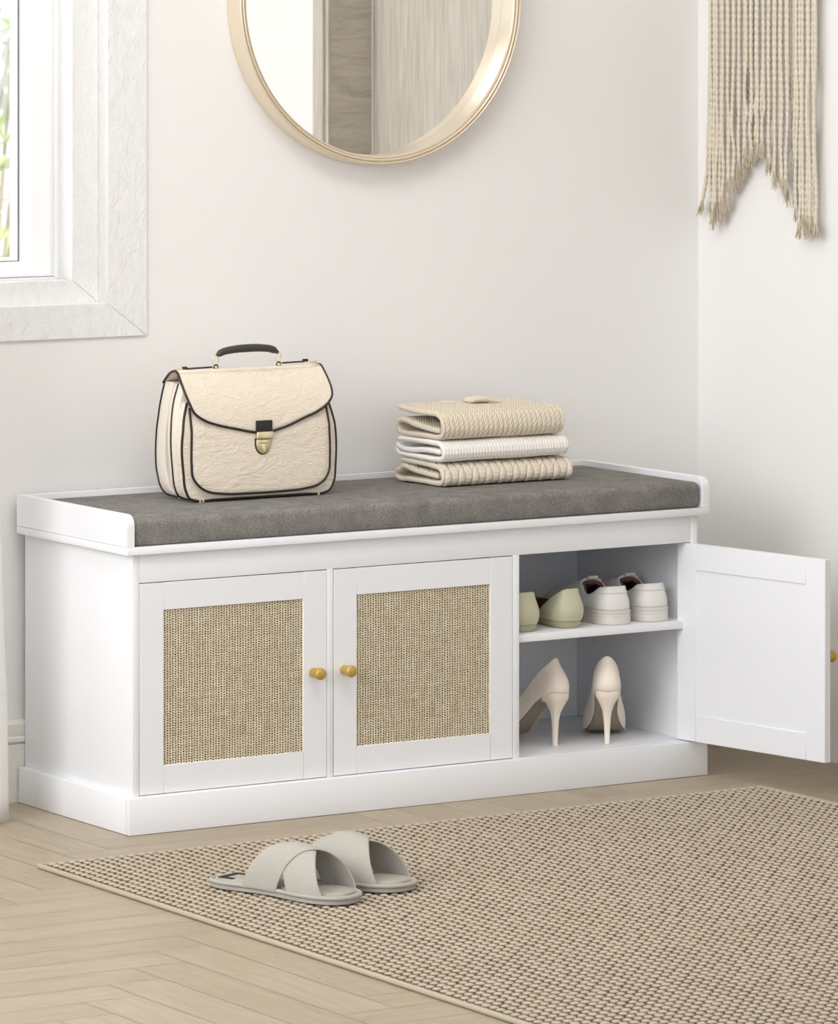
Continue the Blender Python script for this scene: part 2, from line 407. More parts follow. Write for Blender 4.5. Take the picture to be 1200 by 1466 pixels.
# ------------------------------------------------------------------ storage bench
BT = .0635          # top of the bottom board
bench = empty('storage_bench', (0, 0, 0))
tag(bench, 'long white shoe storage bench with three doors, rightmost door open', 'bench')
D = .402
Wm = M['white']
boxes('plinth', [(0, 1.2, 0, .014, .0005, .0625), (0, .0145, .014, D, .0005, .0625), (1.1855, 1.2, .014, D, .0005, .0625)], Wm, bench, .0008)
box('side_panel', .013, .0253, .011, D, .02, .4735, Wm, bench)
box('side_panel', 1.170, 1.1848, .011, D, .02, .4735, Wm, bench)
box('divider', .3975, .4095, .011, D-.022, .0637, .425, Wm, bench)
box('divider', .7835, .7965, .011, D-.022, .0637, .425, Wm, bench)
box('bottom_board', .0255, 1.1698, .011, D-.006, .048, BT, Wm, bench)
box('back_panel', .0255, 1.1698, .378, .384, .0637, .4735, M['whitein'], bench, 0)
box('top_rail', .0256, 1.1697, .0112, .026, .4245, .4735, Wm, bench)
box('inner_top', .0256, 1.1697, .0265, .377, .452, .466, Wm, bench, 0)
box('shelf', .7972, 1.1695, .018, .376, .2675, .2811, Wm, bench)
box('seat_board', -.004, 1.2045, -.001, D, .4737, .4868, Wm, bench, .001)
# arm rails with a rounded upper front corner
def arm(x0, x1):
    z0, z1 = .4871, .5418; r = .019; y0, y1 = .0005, D
    pr = [(y1, z0), (y1, z1)]
    for i in range(9):
        a = PI/2+i/8*PI/2; pr.append((y0+r+r*math.cos(a), z1-r+r*math.sin(a)))
    pr.append((y0, z0)); V = [(x, y, z) for x in (x0, x1) for (y, z) in pr]; k = len(pr)
    Fc = [(i, (i+1) % k, k+(i+1) % k, k+i) for i in range(k)]+[tuple(range(k)), tuple(range(k, 2*k))]
    o = from_vf('arm_rail', V, Fc, Wm, bench, 35)
    bv = o.modifiers.new('bevel', 'BEVEL'); bv.width = .0008; bv.segments = 2; bv.limit_method = 'ANGLE'; bv.angle_limit = math.radians(50)
arm(-.0038, .0112); arm(1.1893, 1.2043)
box('back_rail', .0114, 1.1891, .3885, D, .4871, .5418, Wm, bench)
for z in (.312, .240):
    v, f = tube_vf([(1.1698, .040, z), (1.163, .040, z)], .0022, 10); from_vf('shelf_pin', v, f, M['hole'], bench, 40)

def door(w, h, knob_left, rattan=True):
    """frame of two stiles and two rails; local x 0..w, front at y=0, thickness .0145"""
    t = .0142; st, rl, rb = .0468, .0468, .0475
    bm = bmesh.new(); g = .0002
    box_bm(bm, 0, st, 0, t, 0, h, .0006, 1); box_bm(bm, w-st, w, 0, t, 0, h, .0006, 1)
    box_bm(bm, st+g, w-st-g, 0, t, 0, rb, .0006, 1); box_bm(bm, st+g, w-st-g, 0, t, h-rl, h, .0006, 1)
    o = from_bm('door', bm, Wm, None, 40)
    box('back_board', st-.003, w-st+.003, t-.0065, t-.0025, rb-.003, h-rl+.003, Wm, o, 0)
    box('rattan_panel', st-.003, w-st+.003, .0028, .0052, rb-.003, h-rl+.003, M['rattan'], o, 0)
    # knob: slim neck flaring to a rounded head
    kx = (.0205 if knob_left else w-.0275); pr = [(0, .0082), (.002, .0083), (.006, .0083), (.012, .0087), (.018, .0096), (.0225, .0103), (.0255, .0105), (.0280, .0096), (.0295, .0068), (.0300, .0035), (.0301, .0002)]
    V = []; Fc = []; ns = 28
    for (d, r) in pr:
        for k in range(ns): V.append((kx+r*math.cos(2*PI*k/ns), -d-.0001, .183+r*math.sin(2*PI*k/ns)))
    for i in range(len(pr)-1):
        for k in range(ns): Fc.append((i*ns+k, i*ns+(k+1) % ns, (i+1)*ns+(k+1) % ns, (i+1)*ns+k))
    Fc.append(tuple(range(ns)))
    from_vf('knob', V, Fc, M['gold'], o, 60)
    return o
dw, dh = .3703, .3580; dz0 = .0650
d1 = door(dw, dh, False); d1.parent = bench; d1.location = (.0263, .0112, dz0); d1['label'] = 'closed left door, knob at its right edge'
d2 = door(dw+.001, dh, True); d2.parent = bench; d2.location = (.4110, .0112, dz0); d2['label'] = 'closed middle door, knob at its left edge'
d3 = door(.3700, dh, True); d3.parent = bench; d3['label'] = 'open right door showing its plain white back'
# hinge on local x = w side.  open ~99.5 degrees
ang = math.radians(99.3); Hx, Hy = 1.1560, .0330     # hinge end of the inner (back) face
# closed door: local +x -> world +x, back face at local y=t.  rotate about z by +ang about the hinge corner (w, t)
Rm = Matrix.Rotation(ang, 4, 'Z'); corner = Vector((.3700, .0142, 0)); rc = Rm @ corner
d3.rotation_euler = (0, 0, ang); d3.location = (Hx-rc.x, Hy-rc.y, dz0)

# ------------------------------------------------------------------ seat cushion
def cushion():
    x0, x1, y0, y1, z0, z1 = .0125, 1.188, .003, .387, .4872, .5335
    bm = bmesh.new(); box_bm(bm, x0, x1, y0, y1, z0, z1)
    for e in list(bm.edges): pass
    bmesh.ops.bevel(bm, geom=list(bm.edges), offset=.0115, segments=5, affect='EDGES', profile=.5)
    o = from_bm('seat_cushion', bm, M['cushion'], None, 60)
    return tag(o, 'long flat grey fabric cushion lying on top of the white bench', 'cushion')
cushion()
CT = .5336

# ------------------------------------------------------------------ leather briefcase
def briefcase():
    root = empty('briefcase', (.36, .22, CT)); tag(root, 'beige leather briefcase with black piping and black handle on the grey cushion', 'bag')
    off = Matrix.Translation((-.36, -.22, -CT))
    def P(o): o.parent = root; o.matrix_parent_inverse = off; return o
    Z0 = CT+.0036
    # section outline in x,z; left side follows the piping lines
    def outline(L, R, zt, r=.018, waist=0.0):
        pts = [(L+.012, zt), (L+.002-waist*.5, zt-.030), (L-.004, zt-.075), (L-.001, Z0+.05), (L+.004, Z0+.018), (L+.011, Z0+.005), (L+.026, Z0), (L+.06, Z0), (L+.11, Z0),
               ((L+R)/2, Z0), (R-.11, Z0), (R-.06, Z0), (R-.026, Z0), (R-.011, Z0+.005), (R-.003, Z0+.018), (R+.001, Z0+.05), (R+.002, zt-.075), (R-.004, zt-.030), (R-.012, zt)]
        return catmull(pts, 8)
    def slab(name, pts2, y0, y1, m, bulge=0.0, taper=None):
        """closed outline extruded in y with rounded rim"""
        P2 = resample(pts2, 96, True); c = P2.mean(0); V = []; Fc = []
        yy = [y0, y0+.001, y0+.003, y1-.003, y1-.001, y1]; sc = [.985, .996, 1, 1, .996, .985]
        rings = []
        def yshift(z): return 0 if taper is None else taper(z)
        # front face as concentric rings for a soft bulge
        fr = [.0, .25, .5, .75, .9]
        for s in fr:
            rings.append([(c[0]+(p[0]-c[0])*s*.985, y0-bulge*(1-s*s)+yshift(c[1]+(p[1]-c[1])*s), c[1]+(p[1]-c[1])*s*.985) for p in P2])
        for y, s in zip(yy, sc):
            rings.append([(c[0]+(p[0]-c[0])*s, y+yshift(p[1]), c[1]+(p[1]-c[1])*s) for p in P2])
        rings.append([(c[0]+(p[0]-c[0])*.02, y1+yshift(c[1]), c[1]+(p[1]-c[1])*.02) for p in P2])
        G = np.array(rings); v, f = grid_vf(G, False, True)
        return from_vf(name, v, f, m, None, 50)
    lean = lambda z: max(0.0, (z-.66))*.22            # upper part leans back over the handle line
    L, R, ZT = .207, .517, .726
    # three bodies, front to back; tops drop toward the front
    front = outline(.209, .517, .708); mid = outline(.214, .515, .738)
    back = catmull([(.2245, .740), (.2225, .715), (.2215, .68), (.2215, .62), (.2225, .575), (.2255, Z0+.016), (.232, Z0+.004), (.246, Z0), (.29, Z0), (.36, Z0), (.43, Z0), (.486, Z0), (.500, Z0+.004), (.507, Z0+.016), (.511, .575), (.514, .62), (.513, .68), (.511, .715), (.509, .740)], 7)
    def close(pts): return np.vstack([pts, [[pts[0][0], pts[0][1]]]])[:-1]
    P(slab('front_compartment', front, .181, .205, M['leather'], 0, lean))
    P(slab('middle_compartment', mid*np.array([1, 1])+np.array([0, 0]), .207, .242, M['leathers'], 0, lambda z: lean(z)*.15))
    def taperb(z): return float(np.interp(z, [.535, .55, .585, .616, .653, .697, .736, .75], [-.004, .009, .019, .021, .017, .006, -.006, -.010]))
    P(slab('back_compartment', back, .252, .284, M['leathers'], 0, taperb))
    pocket = catmull([(.2195, .70), (.2192, .65), (.2192, .60), (.2215, .580), (.229, .5685), (.240, .559), (.2514, .5532), (.28, .548), (.34, .5458), (.40, .5458), (.45, .5482),
                      (.477, .5536), (.491, .563), (.499, .578), (.5005, .60), (.4995, .65), (.496, .70)], 6)
    pk = P(slab('front_pocket', pocket, .172, .181, M['leather'], .004, lean))
    # piping
    pip = []
    def pipe(pts2, y, r=.0022, tp=None, closed=False):
        p = [(a, y+(tp(b) if tp else 0), b) for a, b in pts2]; pip.append((p, r, closed))
    pipe(front, .182, .0023, lean); pipe(mid, .228, .0021, lambda z: lean(z)*.15)
    bk = back.copy(); pipe(bk, .2835, .0021, taperb)
    pipe(pocket, .1725, .0023, lean)
    o = P(tubes('piping', pip, M['black'], None, 8)); o['label'] = 'black piping'
    # flap: sheet from the back seam over the top down to the front, V-shaped lower edge
    lower = catmull([(.2105, .7585), (.2105, .742), (.2125, .724), (.217, .707), (.2235, .692), (.2445, .677), (.268, .669), (.305, .6605), (.345, .6525), (.361, .6515), (.380, .6535),
                     (.41, .661), (.445, .6735), (.478, .6855), (.498, .698), (.5075, .710), (.509, .7205), (.508, .735), (.506, .749), (.5045, .7585)], 8)
    n1 = len(lower); 
    # param: for each column follow from top line (z=.759,y=.222) to lower edge point
    rows = 14; G = np.zeros((n1, rows, 3))
    def ysurf(z):                      # front surface of the flap in side view
        t = (z-.64)/(.7585-.64); t = min(max(t, 0), 1)
        return .1665+.040*t**2.6
    # arc-length style correspondence
    for i in range(n1):
        # top points bunch at the ends so the side edges follow the outline
        s = i/(n1-1); xt = .2105+(.5045-.2105)*min(max((s-.22)/.56, 0), 1)
        for j in range(rows):
            t = j/(rows-1); x = xt+(lower[i][0]-xt)*t; z = .7585+(lower[i][1]-.7585)*t
            G[i, j] = (x, ysurf(z), z)
    v, f = grid_vf(G)
    # the roll over the top to the back
    top = np.zeros((12, 8, 3))
    RB = [(.2065, .7585, .2105, .5045), (.211, .7610, .2107, .505), (.218, .7618, .2115, .506), (.228, .7605, .2130, .507), (.240, .7575, .2150, .508), (.252, .7525, .2175, .509), (.266, .7455, .2205, .510), (.281, .7370, .2235, .511)]
    for i in range(12):
        for j, (yy_, zz_, xl_, xr_) in enumerate(RB): top[i, j] = (xl_+(xr_-xl_)*i/11, yy_, zz_)
    v2, f2 = grid_vf(top, v0=len(v))
    fl = P(from_vf('flap', v+v2, f+f2, M['leather'], None, 60, recalc=False))
    so = fl.modifiers.new('thickness', 'SOLIDIFY'); so.thickness = .0022; so.offset = 0
    lp = [(a, ysurf(b)-.0004, b) for a, b in lower]
    o = P(tubes('flap_piping', [(lp, .0023)], M['black'], None, 8)); o['label'] = 'black piping'
    for side in (2, 3):
        o = P(tubes('back_piping', [([(q[side], q[0], q[1]+.0005) for q in RB], .0022)], M['black'], None, 8)); o['label'] = 'black piping'
    # strap rod along the top with tabs and handle
    gun = mat('gunmetal', rgb(70, 62, 58), .4, .5)
    for path in ([(.236, .222, .7645), (.289, .222, .7655)], [(.432, .222, .7670), (.478, .222, .7678)]):
        o = P(tubes('top_rod', [(path, .0016)], gun, None, 8)); o['label'] = 'dark rod'
    hx0, hx1 = .302, .419
    hp = catmull([(hx0-.004, .222, .7855), (hx0+.006, .222, .7905), (.33, .222, .7945), (.36, .222, .7960), (.39, .222, .7953), (hx1-.008, .222, .7920), (hx1+.004, .222, .7865)], 5)
    rad = np.interp(np.linspace(0, 1, len(hp)), [0, .06, .1, .5, .9, .94, 1], [.0032, .0042, .0062, .0072, .0062, .0042, .0032])
    v, f = tube_vf(hp, list(rad), 12); P(from_vf('handle', v, f, mat('charcoal_handle', rgb(58, 56, 54), .5), None, 50))
    for cx in (.2965, .4245):
        bm = bmesh.new()
        ringp = [(cx+.0055*math.cos(a), .222, .7745+.0115*math.sin(a)) for a in np.linspace(0, 2*PI, 20, endpoint=False)]
        v, f = tube_vf(ringp, .0013, 6, True); P(from_vf('handle_ring', v, f, M['palegold'], None, 60))
        rp = [(cx+(.004 if cx < .36 else -.004)*0+.0042*math.cos(a), .222, .7650+.0042*math.sin(a)) for a in np.linspace(0, 2*PI, 14, endpoint=False)]
        v, f = tube_vf(rp, .0014, 6, True); P(from_vf('rod_loop', v, f, M['black'], None, 60))
    for cx, s in ((.221, 1), (.4945, -1)):
        v, f = tube_vf([(cx-.006, .222, .7635+.003*(s < 0)), (cx+.009, .222, .7640+.003*(s < 0))], .0019, 8); P(from_vf('end_ferrule', v, f, M['palegold'], None, 50))
    P(boxes('rod_tab', [(.2290, .2380, .2195, .2245, .7635, .7685)], M['black'], None, .0008))
    P(boxes('rod_tab', [(.4745, .4850, .2195, .2245, .7672, .7722)], M['black'], None, .0012))
    # clasp
    P(box('clasp_strap', .3445, .3770, .1620, .1665, .6505, .6730, M['black'], None, .001))
    bm = bmesh.new(); box_bm(bm, .3445, .3780, .1590, .1655, .6405, .6535, .0022, 3); P(from_bm('clasp_plate', bm, M['palegold'], None, 40))
    pts = [(.3455, .6405), (.3455, .629), (.349, .620), (.355, .6150), (.3605, .6138), (.366, .6150), (.3720, .620), (.3755, .629), (.3755, .6405)]
    sp = catmull(pts, 4)
    def shield(name, s, y0, y1, m):
        P2 = resample(sp, 40, True); c = np.array([.3605, .6285])
        rings = [[(c[0]+(p[0]-c[0])*k, y, c[1]+(p[1]-c[1])*k) for p in P2] for (k, y) in ((.01, y0), (s*.93, y0), (s, y0+.0008), (s, y1))]
        v, f = grid_vf(np.array(rings), False, True); return P(from_vf(name, v, f, m, None, 40))
    shield('clasp_backing', 1.10, .1672, .1700, M['black']); shield('clasp_shield', .96, .1645, .1690, M['palegold'])
    P(boxes('clasp_tongue', [(.3500, .3712, .1625, .1650, .6325, .6390), (.3570, .3640, .1628, .1650, .6165, .6320)], M['palegold'], None, .0007))
    for fx in (.2403, .2465, .4818):
        v, f = tube_vf([(fx, .1795, CT), (fx, .1795, CT+.0045)], .0021, 10); P(from_vf('foot_stud', v, f, M['palegold'], None, 40))
    for fx in (.2425, .2480, .4820):
        v, f = tube_vf([(fx, .255, CT), (fx, .255, CT+.005)], .0020, 10); P(from_vf('foot_stud', v, f, M['palegold'], None, 40))
briefcase()

# ------------------------------------------------------------------ folded sweaters
def sweater(name, prof, x0, x1, yb, zb, th, pattern, m, label, cat, ends=None, xs_=.0012, ss_=.0015, wob=0.0, seed=0):
    c = catmull(prof, 10); Ls = np.linalg.norm(np.diff(c, axis=0), axis=1).sum()
    ns = int(Ls/ss_); c = resample(c, ns); T = np.gradient(c, axis=0); T /= np.linalg.norm(T, axis=1)[:, None]
    N = np.stack([-T[:, 1], T[:, 0]], 1)       # normal
    s = np.linspace(0, Ls, ns)
    nx = int((x1-x0)/xs_); xs = np.linspace(0, x1-x0, nx)
    # rounded x ends: thickness scale
    ed = np.minimum(xs, (x1-x0)-xs); edge = np.sqrt(np.clip(1-(1-np.clip(ed/.004, 0, 1))**2, 0.02, 1))
    se = np.minimum(s, Ls-s); send = np.sqrt(np.clip(1-(1-np.clip(se/.004, 0, 1))**2, 0.02, 1))
    X, S = np.meshgrid(xs, s, indexing='ij')
    H = pattern(X, S)
    half = th/2*edge[:, None]*send[None, :]
    r = np.random.default_rng(seed)
    w1 = sum(r.uniform(.3, 1)*np.sin(X*r.uniform(10, 45)+S*r.uniform(5, 30)+r.uniform(0, 6)) for _ in range(4))*wob/3
    xoff = (np.sin(s*23+seed)*.0015+np.sin(s*57+seed*2)*.0010+(.006*(c[:, 0]/.15)*-1))[None, :]*(1-X/(x1-x0))+np.sin(s*31+seed)[None, :]*.0015*(X/(x1-x0))
    def surf(sign):
        hh = half+H*edge[:, None]*send[None, :]*(1 if sign > 0 else .3)+w1*(1 if sign > 0 else .2)*edge[:, None]
        Y = c[None, :, 0]+N[None, :, 0]*hh*sign; Z = c[None, :, 1]+N[None, :, 1]*hh*sign
        if ends is not None: Z = Z+ends(X, Y)
        return np.stack([X+xoff+x0, Y+yb, np.maximum(Z, .0004)+zb], -1)
    A = surf(1); B = surf(-1)
    n0 = nx*ns; V = np.concatenate([A.reshape(-1, 3), B.reshape(-1, 3)])
    i, j = np.meshgrid(np.arange(nx-1), np.arange(ns-1), indexing='ij'); a = (i*ns+j).ravel()
    q1 = np.stack([a, a+1, a+ns+1, a+ns], 1); q2 = np.stack([a, a+ns, a+ns+1, a+1], 1)+n0
    q = [q1, q2]
    j = np.arange(ns-1); q.append(np.stack([j, j+n0, j+1+n0, j+1], 1)); b = (nx-1)*ns+j; q.append(np.stack([b, b+1, b+1+n0, b+n0], 1))
    i = np.arange(nx-1)*ns; q.append(np.stack([i, i+ns, i+ns+n0, i+n0], 1)); i2 = i+ns-1; q.append(np.stack([i2, i2+n0, i2+ns+n0, i2+ns], 1))
    Q = np.concatenate(q).astype('i')
    me = bpy.data.meshes.new(name); me.vertices.add(len(V)); me.vertices.foreach_set('co', V.astype('f').ravel())
    me.loops.add(Q.size); me.loops.foreach_set('vertex_index', Q.ravel())
    me.polygons.add(len(Q)); me.polygons.foreach_set('loop_start', np.arange(len(Q), dtype='i')*4)
    me.update(calc_edges=True); me.validate()
    me.polygons.foreach_set('use_smooth', np.ones(len(me.polygons), bool))
    o = link(name, me, m); tag(o, label, cat, 'folded sweaters stacked on the cushion'); return o
def pat_rib(X, S):                       # narrow twisted ribs
    p = .0104; u = (X/p) % 1.0
    g1 = -np.exp(-((u-.5)/.085)**2)*.0036
    core = np.exp(-((np.minimum(u, 1-u))/.25)**2)
    us = ((u+.5) % 1.0)-.5; tw = np.sin(2*PI*(S/.0078-us*1.9))
    return g1+core*.0008+core*np.minimum(tw, .0)*.0024
def pat_fine(X, S):
    return .00075*np.sin(2*PI*(X+S)/.013)*np.sin(2*PI*(X-S)/.013)
def pat_cable(X, S):
    p = .0292; u = (X/p) % 1.0; ph = 2*PI*S/.031
    e1 = .16+.035*np.sin(ph); e2 = .62+.035*np.sin(ph+2.4)
    g = -(np.exp(-((u-e1)/.030)**2)+np.exp(-((u-e2)/.030)**2))*.0044
    ins = (u > e1) & (u < e2); uu = np.clip((u-e1)/(e2-e1), 0, 1)
    dome = np.sin(uu*PI)**.7*.0020*ins
    fr = (S/.031) % 1.0
    diag = np.abs(fr-(.15+.42*uu)); cut = np.exp(-(diag/.040)**2)*np.clip(1.25-uu*1.4, 0, 1)*ins*.0042
    v_ = (u < e1) | (u > e2); ub = np.where(u > e2, u-e2, u+1-e2)/(1-e2+e1); band = np.sin(np.clip(ub, 0, 1)*PI)**.5*.0010*v_
    st = np.sin(2*PI*(S/.0055+np.abs(uu-.5)))*.00030
    return g+dome-cut+band+st
SY = .165
# bottom
sweater('folded_sweater', [(.014, .0175), (.05, .0195), (.09, .0235), (.118, .0280), (.130, .0270), (.137, .0215), (.1425, .0205), (.150, .0165), (.1515, .0100), (.145, .0062), (.11, .0058), (.06, .0056), (.018, .0054), (.006, .0070), (-.0015, .0130), (.000, .0240), (.008, .0315), (.030, .0350), (.065, .0375), (.105, .0385), (.135, .0388)],
        .7335, 1.0140, SY+.002, CT+.0012, .0088, pat_cable, M['knit_c'], 'folded cream cable-knit sweater, bottom of the stack on the grey cushion', 'sweater', None, .0008, .0010, wob=.0008, seed=3)
# middle
sweater('folded_sweater', [(.006, .0165), (.04, .0180), (.08, .0170), (.11, .0135), (.135, .0150), (.152, .0190), (.155, .0250), (.148, .0275), (.135, .0245), (.12, .0225), (.10, .0235), (.105, .0260)][:0] +
        [(.004, .0185), (.035, .0195), (.07, .0185), (.10, .0160), (.125, .0165), (.140, .0200), (.146, .0225), (.150, .0170), (.143, .0095), (.125, .0065), (.09, .0060), (.05, .0058), (.018, .0058), (.004, .0080), (-.002, .0160), (.0, .0255), (.008, .0320), (.03, .0340), (.07, .0345), (.11, .0350), (.140, .0345)],
        .7320, 1.0035, SY+.001, CT+.0442, .0090, pat_fine, M['knit_b'], 'folded ivory fine-knit sweater, middle of the stack', 'sweater', None, .0012, .0015, wob=.0010, seed=5)
# top
sweater('folded_sweater', [(.010, .0165), (.05, .0190), (.09, .0240), (.118, .0290), (.134, .0290), (.144, .0245), (.1465, .0160), (.143, .0090), (.130, .0058), (.09, .0055), (.05, .0053), (.018, .0055), (.006, .0090), (-.0005, .0180), (.0, .0300), (.005, .0400), (.016, .0455), (.045, .0470), (.085, .0475), (.12, .0495), (.148, .0520)],
        .7330, .9960, SY+.0005, CT+.0840, .0098, pat_rib, M['knit_a'], 'folded tan ribbed sweater with a loose cuff, top of the stack', 'sweater', None, .0007, .0009, wob=.0010, seed=9)
top_sw = [o for o in C.objects if o.name.startswith('folded_sweater')][-1]
def cuff(path, w, h):
    P_ = catmull(path, 8); V = []; Fc = []; ns = 60
    for i, p in enumerate(P_):
        t = i/(len(P_)-1); sc = math.sin(min(1, t*6+.12)*PI/2)*(1-.0*t)
        for k in range(ns):
            a = 2*PI*k/ns; rr = 1+.06*math.cos(12*a)
            V.append((p[0], p[1]+w*sc*math.cos(a)*rr, p[2]+h*sc*math.sin(a)*rr))
    for i in range(len(P_)-1):
        for k in range(ns): Fc.append((i*ns+k, i*ns+(k+1) % ns, (i+1)*ns+(k+1) % ns, (i+1)*ns+k))
    Fc.append(tuple(range(ns))); Fc.append(tuple(range((len(P_)-1)*ns, len(P_)*ns)))
    return from_vf('cuff', V, Fc, M['knit_a'], top_sw, 80)
zc = CT+.0840+.054
cuff([(.862, .290, zc+.0035), (.875, .288, zc+.0055), (.893, .286, zc+.0062), (.912, .284, zc+.0025), (.93, .283, zc-.0015), (.952, .282, zc-.003)], .016, .0058)
cuff([(.815, .305, zc-.001), (.825, .304, zc+.0005), (.84, .303, zc-.0005), (.852, .302, zc-.003)], .012, .0045)

# ------------------------------------------------------------------ round mirror
def mirror():
    c = Vector((.735, 0, 1.4115)); R = .304
    root = empty('round_mirror', (c.x, WY, c.z)); tag(root, 'round mirror with deep champagne metal frame hanging on the back wall', 'mirror')
    prof = [(R-.002, 0), (R, -.004), (R, -.0455), (R-.0008, -.0478), (R-.0025, -.0490), (R-.0042, -.0480), (R-.0050, -.0445), (R-.0060, -.0443), (R-.0066, -.0474), (R-.0085, -.0486), (R-.0104, -.0474),
            (R-.0110, -.0440), (R-.0122, -.0438), (R-.0130, -.0462), (R-.0148, -.0456), (R-.0160, -.0435), (R-.0185, -.010), (R-.0185, -.004), (R-.0185, 0)]
    V = []; Fc = []; ns = 200; k = len(prof)
    for i in range(ns):
        a = 2*PI*i/ns
        for (r, d) in prof: V.append((r*math.cos(a), d-.0004, r*math.sin(a)))
    for i in range(ns):
        for j in range(k-1):
            Fc.append((i*k+j, ((i+1) % ns)*k+j, ((i+1) % ns)*k+j+1, i*k+j+1))
    from_vf('frame', V, Fc, M['champ'], root, 24)
    V = []; ns = 128; r = R-.0187
    for y in (-.0085, -.0045):
        for i in range(ns): V.append((r*math.cos(2*PI*i/ns), y, r*math.sin(2*PI*i/ns)))
    Fc = [tuple(range(ns)), tuple(range(ns, 2*ns))]+[(i, (i+1) % ns, ns+(i+1) % ns, ns+i) for i in range(ns)]
    from_vf('glass', V, Fc, M['mirror'], root)
mirror()

# ------------------------------------------------------------------ fringed wall hanging
def hanging():
    TX = RX-.016; root = empty('wall_hanging', (RX-.016, .18, 1.47)); tag(root, 'beige cotton cord fringe wall hanging with frayed ends on the right wall', 'wall hanging')
    off = Matrix.Translation((-(RX-.016), -.18, -1.47))
    def Pn(o): o.parent = root; o.matrix_parent_inverse = off; return o
    v, f = tube_vf([(TX, -.03, 1.47), (TX, .39, 1.47)], .009, 16); Pn(from_vf('dowel', v, f, M['wood'], None, 50))
    def rope(path, r, twist=.013):
        P3 = resample(catmull(path, 12), max(20, int(abs(path[0][2]-path[-1][2])/.0018))); n = len(P3); V = []; Fc = []; ns = 12
        for i, p in enumerate(P3):
            ph = 2*PI*(i*.0018)/twist/1.0/3
            for k in range(ns):
                a = 2*PI*k/ns; rr = r*(1+.24*math.cos(3*(a-ph)))
                V.append((p[0]+rr*math.cos(a), p[1]+rr*math.sin(a), p[2]))
        for i in range(n-1):
            for k in range(ns): Fc.append((i*ns+k, i*ns+(k+1) % ns, (i+1)*ns+(k+1) % ns, (i+1)*ns+k))
        Fc.append(tuple(range(ns))); Fc.append(tuple(range((n-1)*ns, n*ns)))
        return Pn(from_vf('cord', V, Fc, M['cord'], None, 80))
    def fray(p, d, L, cord, seed):
        r = random.Random(seed); lst = []
        for q in range(30):
            a = r.uniform(0, 2*PI); w = r.uniform(.2, 1)*.0105; l = L*r.uniform(.6, 1.12)
            ex = math.cos(a)*w*.6; ey = math.sin(a)*w
            b = (p[0]+math.cos(a)*.0018, p[1]+math.sin(a)*.0018, p[2]+.003)
            lst.append(([b, (p[0]+ex*.55+d[0]*l*.45, p[1]+ey*.6+d[1]*l*.45, p[2]-l*.45), (p[0]+ex*.8+d[0]*l+r.uniform(-.002, .002), p[1]+ey+d[1]*l+r.uniform(-.003, .003), p[2]-l)], [.0010, .0008, .0005]))
        V = []; Fc = []
        for path, rad in lst:
            pp = catmull(path, 3); rr = list(np.interp(np.linspace(0, 1, len(pp)), [0, .5, 1], rad)); v, f = tube_vf(pp, rr, 4, False, len(V)); V += v; Fc += f
        o = from_vf('frayed_end', V, Fc, M['fray'], cord, 80)
        o.matrix_parent_inverse = (off).inverted() @ Matrix.Identity(4) if False else Matrix.Identity(4)
    # ends measured along the wall: y position, z of the tip, top y, layer
    ends = [(.377, .997, .352, 0)]
    def zt(y):
        pts = [(.352, 1.015), (.340, 1.000), (.328, .985), (.316, .985), (.305, 1.010), (.295, 1.020), (.283, 1.035), (.272, 1.045), (.262, 1.050), (.250, 1.060), (.238, 1.085), (.225, 1.098),
               (.212, 1.112), (.200, 1.118), (.188, 1.115), (.176, 1.108), (.164, 1.095), (.152, 1.080), (.140, 1.070), (.128, 1.062), (.118, 1.050), (.108, 1.030), (.100, 1.028),
               (.092, 1.12), (.084, 1.13), (.078, 1.005), (.066, .998), (.054, .985), (.044, .975), (.034, .985), (.024, .972), (.012, .970)]
        ys = [a for a, b in pts][::-1]; zs = [b for a, b in pts][::-1]
        return float(np.interp(y, ys, zs))
    y = .352; r = random.Random(4); k = 0
    while y > .008:
        if not (.083 < y < .098): ends.append((y+r.uniform(-.004, .004)*1.2, zt(y)+r.uniform(-.013, .010), y, k % 2)); k += 1
        y -= .0094
    ends += [(.232, 1.157, .236, 2), (.100, 1.125, .098, 2), (.095, 1.092, .094, 2), (.335, .970, .331, 1), (.062, .966, .058, 1), (.030, .973, .034, 1)]
    for i, (ye, ze, yt, lay) in enumerate(ends):
        x = RX-.020-(0 if lay == 2 else lay*.0050)+(.009 if lay == 2 else 0)
        L = .026+r.random()*.010; zb = ze+L
        w = lambda s: r.uniform(-s, s)
        path = [(x, yt, 1.462), (x+w(.001), yt+w(.002), 1.30), (x+w(.0015), yt+w(.003), 1.22), (x+w(.002), yt+(ye-yt)*.3+w(.0035), (1.22+zb)/2+.02), (x+w(.002), yt+(ye-yt)*.7+w(.003), zb+.045), (x, ye, zb)]
        c = rope(path, .0033)
        d = ((0, (path[-1][1]-path[-2][1])/(.045)) if i else (0, .35))
        o = fray(path[-1], d, L, c, i)
hanging()

